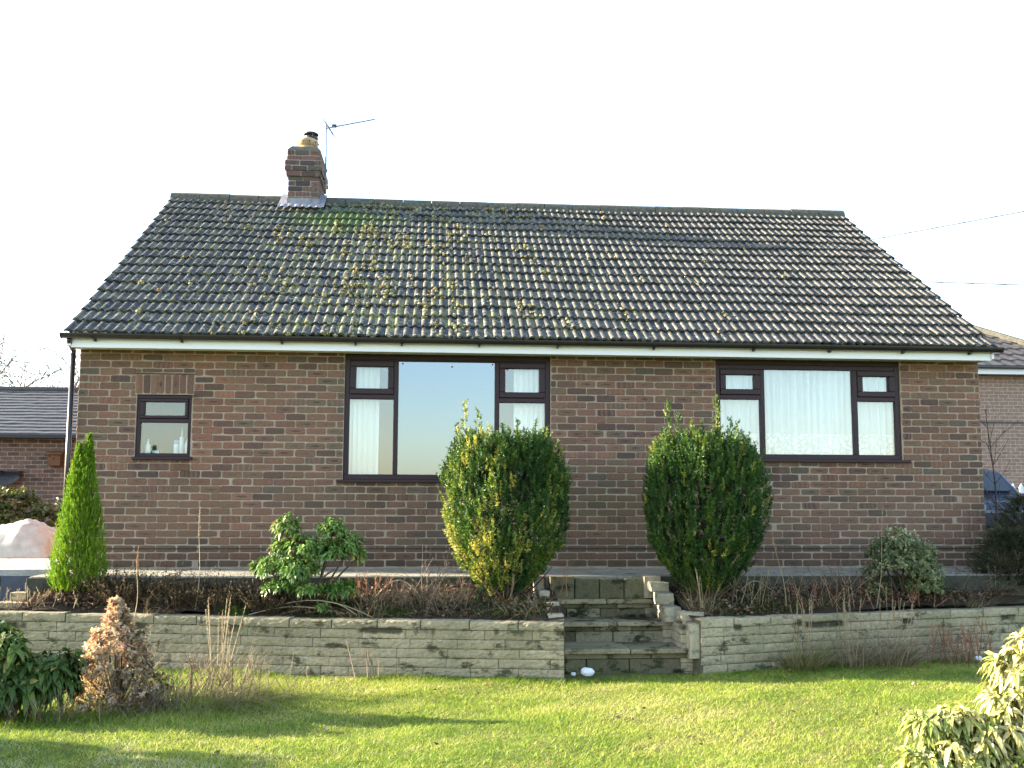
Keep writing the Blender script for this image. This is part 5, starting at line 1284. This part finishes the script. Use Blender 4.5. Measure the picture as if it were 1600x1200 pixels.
mb = MB(); mb.box(-8.37, -8.13, 8.80, 8.985, 1.38, 1.60); bb = mb.build('box', M['wood'], t, bevel=.008)
mb = MB(); V = [(x, y, z) for x in (-8.41, -8.09) for y, z in ((8.76, 1.60), (8.99, 1.64), (8.99, 1.67), (8.76, 1.63))]; i = np.arange(4); j = (i + 1) % 4
mb.add(V, [np.stack([i, j, j + 4, i + 4], 1), np.array([i[::-1], i + 4])]); mb.build('lid', M['wood'], t)
mb = MB(); mb.tube([(-8.25, 8.81, 1.52)], [(-8.25, 8.794, 1.52)], .022, .022, 12); mb.build('entrance_hole', M['black'], bb)
t = thing('hanging_planter', 'dark hay rack planter fixed on the outbuilding wall at the picture edge', 'planter', (-9.3, 8.9, 1.1))
mb = MB(); q = np.linspace(0, 1, 9); V = [(-9.62 + .75 * s_, 8.97 - .22 * math.sin(a_), 1.27 - .28 * (1 - math.cos(a_)) ** .8 * (1 - .5 * abs(s_ * 2 - 1) ** 3)) for s_ in q for a_ in np.linspace(0, math.pi / 2, 5)]
F = [(i * 5 + j, i * 5 + j + 1, i * 5 + j + 6, i * 5 + j + 5) for i in range(8) for j in range(4)]; mb.add(V, np.array(F)); mb.build('basket', M['black'], t)
mb = MB()
for x in (-9.6, -9.25, -8.9): mb.box(x, x + .02, 8.76, 8.98, 1.255, 1.275)
mb.build('bracket', M['black'], t)

# shrubs, planter, tarpaulin, blue edging
bush('garden_shrub', 'yellow green broad leaved shrub in front of the outbuilding', 'shrub', (-7.45, 5.0, .05), [(-.5, 0, .60, .42, .3), (.0, 0, .62, .36, .26), (.42, -.05, .38, .30, .25), (-.3, -.2, .35, .42, .28), (-1.0, 0, .55, .4, .35), (.15, -.2, .28, .36, .25)], M['hedge'], 24, .11, .036, 11, .35, 201, .55)
bush('garden_shrub', 'reddish green shrub between the planter and the house corner', 'shrub', (-6.55, 5.3, .05), [(-.1, 0, .55, .3, .35), (.25, 0, .42, .28, .3), (.0, -.1, .25, .32, .25), (.5, 0, .5, .25, .3)], M['hedge'], 24, .09, .03, 11, .3, 202, .62)
t = thing('timber_planter', 'low orange brown timber planter behind the pale tarpaulin', 'planter', (-7.0, 4.3, .0)); mb = MB()
for k in range(2): mb.box(-8.6, -5.7, 4.28, 4.34, .0 + k * .16 + .01, .0 + (k + 1) * .16, rnd=.5)
mb.build('board', M['planter'], t, bevel=.008)
mb = MB(); mb.box(-8.58, -5.72, 4.345, 5.6, .0, .26); mb.build('soil_fill', M['soil'], t)
mb = MB(); nx, ny = 46, 34; xs = np.linspace(-7.6, -5.72, nx); ys = np.linspace(1.55, 2.75, ny); xx, yy = np.meshgrid(xs, ys)
prof = np.interp(xx, [-7.6, -7.3, -6.9, -6.35, -6.13, -5.95, -5.80, -5.72], [.0, .20, .30, .38, .45, .36, .24, .0]); cr = np.clip(1 - np.abs((yy - 2.15) / .60) ** 2.2, 0, 1) ** .6
zz = .014 + prof * cr + .045 * np.abs(vnoise(np.stack([xx, yy], -1), 6, 61)) * cr + .03 * np.abs(vnoise(np.stack([xx, yy * .4], -1), 13, 62)) * cr
V = np.stack([xx, yy, zz], -1).reshape(-1, 3); i, j = np.meshgrid(np.arange(nx - 1), np.arange(ny - 1)); a_ = (j * nx + i).ravel()
mb.add(V, np.stack([a_, a_ + 1, a_ + 1 + nx, a_ + nx], 1)); M['tarp'] = plain('pale_canvas', (0.36, 0.34, 0.30), 0.6, 0.3, .2, 9)
tag(mb.build('tarpaulin_heap', M['tarp'], smooth=True), 'pale cream tarpaulin draped over a heap on the patio', 'tarpaulin')
mb = MB()
for k in range(8): mb.box(-4.95 - .45 * (k + 1) + .003, -4.95 - .45 * k - .003, -.62 + rng.normal(0, .004), -.56, -.42, -.045, rnd=.5)
tag(mb.build('block_edging', M['blue_edge'], bevel=.006), 'dark blue grey block edging below the pale patio', 'edging')
t = thing('corner_steps', 'small grey stone steps behind the slim conifer at the patio corner', 'steps', (-5.0, -.8, -.3))
for k in range(3):
    mb = MB(); mb.box(-5.12 - .10 * k, -4.78, -.70 - .12 * k, -.50, -.14 - .09 * (k + 1) + .03, -.14 - .09 * k + .028, rnd=.5); mb.build('tread', M['stone'], t, bevel=.01)

# bare winter trees behind the outbuilding
def bare_tree(x, y, z, Hh, lab, seed, depth=6, r0=.10, spread=.5):
    global rng
    rng = np.random.default_rng(seed)
    t = thing('bare_tree', lab, 'tree', (x, y, z), 'bare winter trees behind the outbuilding'); trunk = MB(); tw = MB()
    def grow(p, d, L, r, k):
        q = p + d * L; m_ = p + d * L * .5 + rng.normal(0, L * .04, 3)
        (trunk if k >= depth - 1 else tw).path([p, m_, q], [max(r, .007), max(r * .85, .007), max(r * .7, .006)], 6 if k > 3 else 4, rnd=rng.uniform())
        if k == 0: return
        for _ in range(3 if k > 1 else 2):
            nd_ = unit((d + spread * rng.normal(size=3) + np.array([0, 0, .12]))[None])[0]
            grow(q if rng.uniform() < .6 else m_, nd_, L * rng.uniform(.62, .85), r * .62, k - 1)
    grow(np.array([x, y, z]), np.array([0, 0, 1.0]), Hh * .27, r0, depth)
    trunk.build('trunk', M['bark_pale'], t); tw.build('branch', M['bark_pale'], t)
bare_tree(-13.9, 19.0, 0, 7.7, 'spreading bare tree at the picture edge behind the outbuilding', 301, 6, .11, .62)
bare_tree(-12.9, 20.0, 0, 7.2, 'bare tree with a thin crown standing between two others behind the outbuilding', 302, 6, .10, .58)
bare_tree(-11.9, 18.5, 0, 7.0, 'slim upright bare tree closest to the house behind the outbuilding', 303, 6, .08, .42)

bare_tree(-14.8, 18.0, 0, 6.8, 'bare tree cut by the picture edge behind the outbuilding', 304, 6, .09, .6)
bare_tree(-13.3, 17.5, 0, 6.3, 'low twiggy bare tree just above the outbuilding ridge', 305, 6, .07, .6)
# ------------------------------------------------------------------ beyond the right end of the house
Nb = thing('neighbour_house', 'tan brick neighbouring house with hipped tile roof beyond the right end', 'house', (12, 14, 0))
NX0, NX1, NY0, NY1, NE = 5.8, 14.2, 11.0, 18.0, 3.70
mb = MB(); mb.box(NX0, NX1, NY0, NY1, -.05, NE); mb.build('brick_wall', M['brick_nb'], Nb)
mb = MB(); mb.box(NX0 - .006, NX1 + .006, NY0 - .006, NY0 + .05, 2.555, 2.60); mb.build('string_course', M['slate_dark'], Nb)
mb = MB(); mb.box(NX0 - .3, NX1 + .3, NY0 - .32, NY0 - .29, NE - .02, NE + .12); mb.build('fascia', M['upvc_white'], Nb)
mb = MB(); mb.box(NX0 - .3, NX1 + .3, NY0 - .29, NY1 + .3, NE + .0, NE + .03); mb.build('soffit', M['soffit'], Nb)
mb = MB(); mb.box(NX0 - .3, NX1 + .35, NY0 - .43, NY0 - .322, NE + .10, NE + .18); mb.build('gutter', M['gutter'], Nb, bevel=.02)
mb = MB(); pt = math.tan(rad(31)); ncs = 13; ex0, ex1, ey0, ey1 = NX0 - .42, NX1 + .42, NY0 - .42, NY1 + .42; hd = (ey1 - ey0) / 2
for k in range(ncs):
    a0, a1 = hd * k / ncs, hd * (k + 1.1) / ncs
    for side in range(4):
        n = 90
        def prt(a_, u_, lift):
            x0, x1, y0, y1 = ex0 + a_, ex1 - a_, ey0 + a_, ey1 - a_
            if x1 < x0: x0 = x1 = (x0 + x1) / 2
            z = NE + .14 + a_ * pt + lift
            return {0: (x0 + (x1 - x0) * u_, y0, z), 1: (x1, y0 + (y1 - y0) * u_, z), 2: (x1 - (x1 - x0) * u_, y1, z), 3: (x0, y1 - (y1 - y0) * u_, z)}[side]
        us = np.linspace(0, 1, n); wv = .016 * np.sin(us * 2 * np.pi * 26)
        V = [prt(a0, u_, 0) for u_ in us] + [prt(a0, u_, .035 + w_) for u_, w_ in zip(us, wv)] + [prt(min(a1, hd), u_, .005 + w_) for u_, w_ in zip(us, wv)]
        i = np.arange(n - 1); mb.add(V, np.concatenate([np.stack([i, i + 1, i + n + 1, i + n], 1), np.stack([i + n, i + n + 1, i + 2 * n + 1, i + 2 * n], 1)]), rnd=rng.uniform())
nrf = mb.build('roof', M['tile_nb'], Nb)
mb = MB()
for (xa, ya, xb, yb) in ((ex1, ey0, ex1 - hd, ey0 + hd), (ex0, ey0, ex0 + hd, ey0 + hd), (ex1, ey1, ex1 - hd, ey1 - hd), (ex0, ey1, ex0 + hd, ey1 - hd)):
    mb.path([(xa, ya, NE + .17), (xb, yb, NE + .17 + hd * pt)], .10, 8)
mb.build('hip_tile', M['ridge'], nrf)

# blue car parked past the house corner
def car(x, y, z, lab):
    t = thing('parked_car', lab, 'car', (x, y, z))
    side = [(-2.0, .30), (-2.02, .62), (-1.85, .78), (-1.05, .88), (-.55, 1.34), (-.1, 1.42), (.9, 1.40), (1.55, .98), (1.95, .92), (2.02, .60), (2.0, .30)]
    mb = MB(); n = len(side)
    V = []
    for sx, ins in ((-1, 1), (1, 1)):
        for (l, h) in side: V.append((x + sx * (.82 - (.14 if h > 1.0 else 0)), y + l, z + h))
    i = np.arange(n); j = (i + 1) % n
    mb.add(V, [np.stack([i, j, j + n, i + n], 1), np.array([i[::-1]]), np.array([i + n])]); mb.build('body', M['car_paint'], t, bevel=.05)
    mb = MB(); mb.add([(x - .60, y - .98, z + .95), (x + .60, y - .98, z + .95), (x + .56, y - .585, z + 1.33), (x - .56, y - .585, z + 1.33)] , np.array([(0, 1, 2, 3)]))
    V = np.array([(x - .60, y - .99, z + .96), (x + .60, y - .99, z + .96), (x + .56, y - .60, z + 1.32), (x - .56, y - .60, z + 1.32)]); V2 = V + np.array([0, -.02, .02]); 
    mb = MB(); mb.add(np.r_[V, V2], np.array([(4, 5, 6, 7), (0, 3, 2, 1), (0, 1, 5, 4), (1, 2, 6, 5), (2, 3, 7, 6), (3, 0, 4, 7)])); mb.build('windscreen', M['car_glass'], t)
    for sx in (-1, 1):
        xx = x + sx * .70
        mb = MB(); V = np.array([(xx, y - .72, z + 1.0), (xx, y + 1.25, z + 1.0), (xx, y + .85, z + 1.32), (xx, y - .42, z + 1.32)]); V2 = V + np.array([sx * .03, 0, 0])
        mb.add(np.r_[V, V2], np.array([(4, 5, 6, 7), (0, 3, 2, 1), (0, 1, 5, 4), (1, 2, 6, 5), (2, 3, 7, 6), (3, 0, 4, 7)])); mb.build('side_window', M['car_glass'], t)
        mb = MB(); mb.box(x + sx * .62 - .13, x + sx * .62 + .13, y - 2.05, y - 1.98, z + .58, z + .72); mb.build('headlight', M['steel'], t, bevel=.03)
        for yy in (-1.25, 1.25):
            mb = MB(); mb.tube([(x + sx * .64, y + yy, z + .31)], [(x + sx * .86, y + yy, z + .31)], .31, .31, 24); wh = mb.build('wheel', M['rubber'], t)
            mb = MB(); mb.tube([(x + sx * .80, y + yy, z + .31)], [(x + sx * .868, y + yy, z + .31)], .20, .20, 18); mb.build('rim', M['steel'], wh)
car(9.55, 8.0, -.02, 'dark blue car glimpsed past the right corner of the house')
t = thing('garden_wall', 'low red brick wall topped with short white pickets before the tan house', 'wall', (12.5, 9.6, 0))
mb = MB(); mb.box(10.85, 15.5, 9.5, 9.72, -.05, .93); mb.build('brick_wall', M['brick_low'], t)
for k in range(24):
    x = 10.92 + k * .19; mb = MB(); V = [(xx, yy, z) for yy in (9.58, 9.61) for xx, z in ((x, .93), (x + .09, .93), (x + .09, 1.06), (x + .045, 1.13), (x, 1.06))]; i = np.arange(5); j = (i + 1) % 5
    mb.add(V, [np.stack([i, j, j + 5, i + 5], 1), np.array([i[::-1], i + 5])]); mb.build('picket', M['upvc_white'], t)
# dark conifers and a bare sapling at the right corner
def conifer(x, y, z, Hh, R, lab, seed, n=900):
    global rng
    rng = np.random.default_rng(seed); t = thing('dark_conifer', lab, 'conifer', (x, y, z), 'dark bronze conifers past the right corner')
    tt = rng.uniform(0, 1, n); ph = rng.uniform(0, 2 * np.pi, n); rr = np.sqrt(rng.uniform(.1, 1, n)); q = R * np.interp(tt, [0, .25, .6, .85, 1], [.8, 1, .8, .5, .12]) * rr * (1 + .2 * vnoise(np.stack([np.cos(ph), np.sin(ph), tt * 3], 1), 2.4, seed))
    B = np.stack([x + q * np.cos(ph), y + q * np.sin(ph), z + tt * (Hh - .1)], 1); D = unit(np.stack([np.cos(ph) * .8, np.sin(ph) * .8, .55 + 0 * ph], 1) + .35 * rdir(n))
    mb = MB(); shoots(mb, B, D, rng.uniform(.1, .2, n), 26, .034, .011, np.clip(.45 + .2 * vnoise(B, 5, 3) + rng.normal(0, .15, n), 0, 1), .8); mb.build('foliage', M['dark_conifer'], t)
    mb = MB(); branches(mb, (x, y, z - .05), B[::40], .012, .003); mb.build('stem', M['bark'], t)
conifer(5.42, -.95, -.16, .66, .36, 'low dark conifer hugging the right corner of the brick wall', 401)
conifer(5.95, -.42, -.14, 1.02, .40, 'taller bronze dark conifer cut by the right picture edge', 402)
conifer(5.86, -1.1, -.2, .55, .36, 'squat dark conifer lowest at the right picture edge', 403, 700)
def sapling():
    global rng
    rng = np.random.default_rng(411); x, y, z = 6.30, .9, 0
    t = thing('bare_sapling', 'thin bare sapling in front of the tan house wall', 'tree', (x, y, z)); mb = MB(); P = np.array([(x + .05 * math.sin(q * 4), y, z + q * 1.95) for q in np.linspace(0, 1, 9)]); mb.path(P, np.linspace(.014, .004, 9), 6, rnd=.3); mb.build('trunk', M['bark'], t)
    mb = MB()
    for k in range(22):
        b = P[rng.integers(2, 8)]; d = unit(np.array([[rng.normal(0, .7), rng.normal(0, .4), .8]]))[0]; L = rng.uniform(.2, .5); m_ = b + d * L * .5 + rng.normal(0, .02, 3); mb.path([b, m_, b + d * L + (0, 0, .04)], [.005, .0035, .002], 4, rnd=.4)
        for _ in range(2): dd = unit((d + .6 * rng.normal(size=3))[None])[0]; mb.path([m_, m_ + dd * L * .4], [.003, .0015], 4, rnd=.4)
    mb.build('branch', M['bark'], t)
sapling()
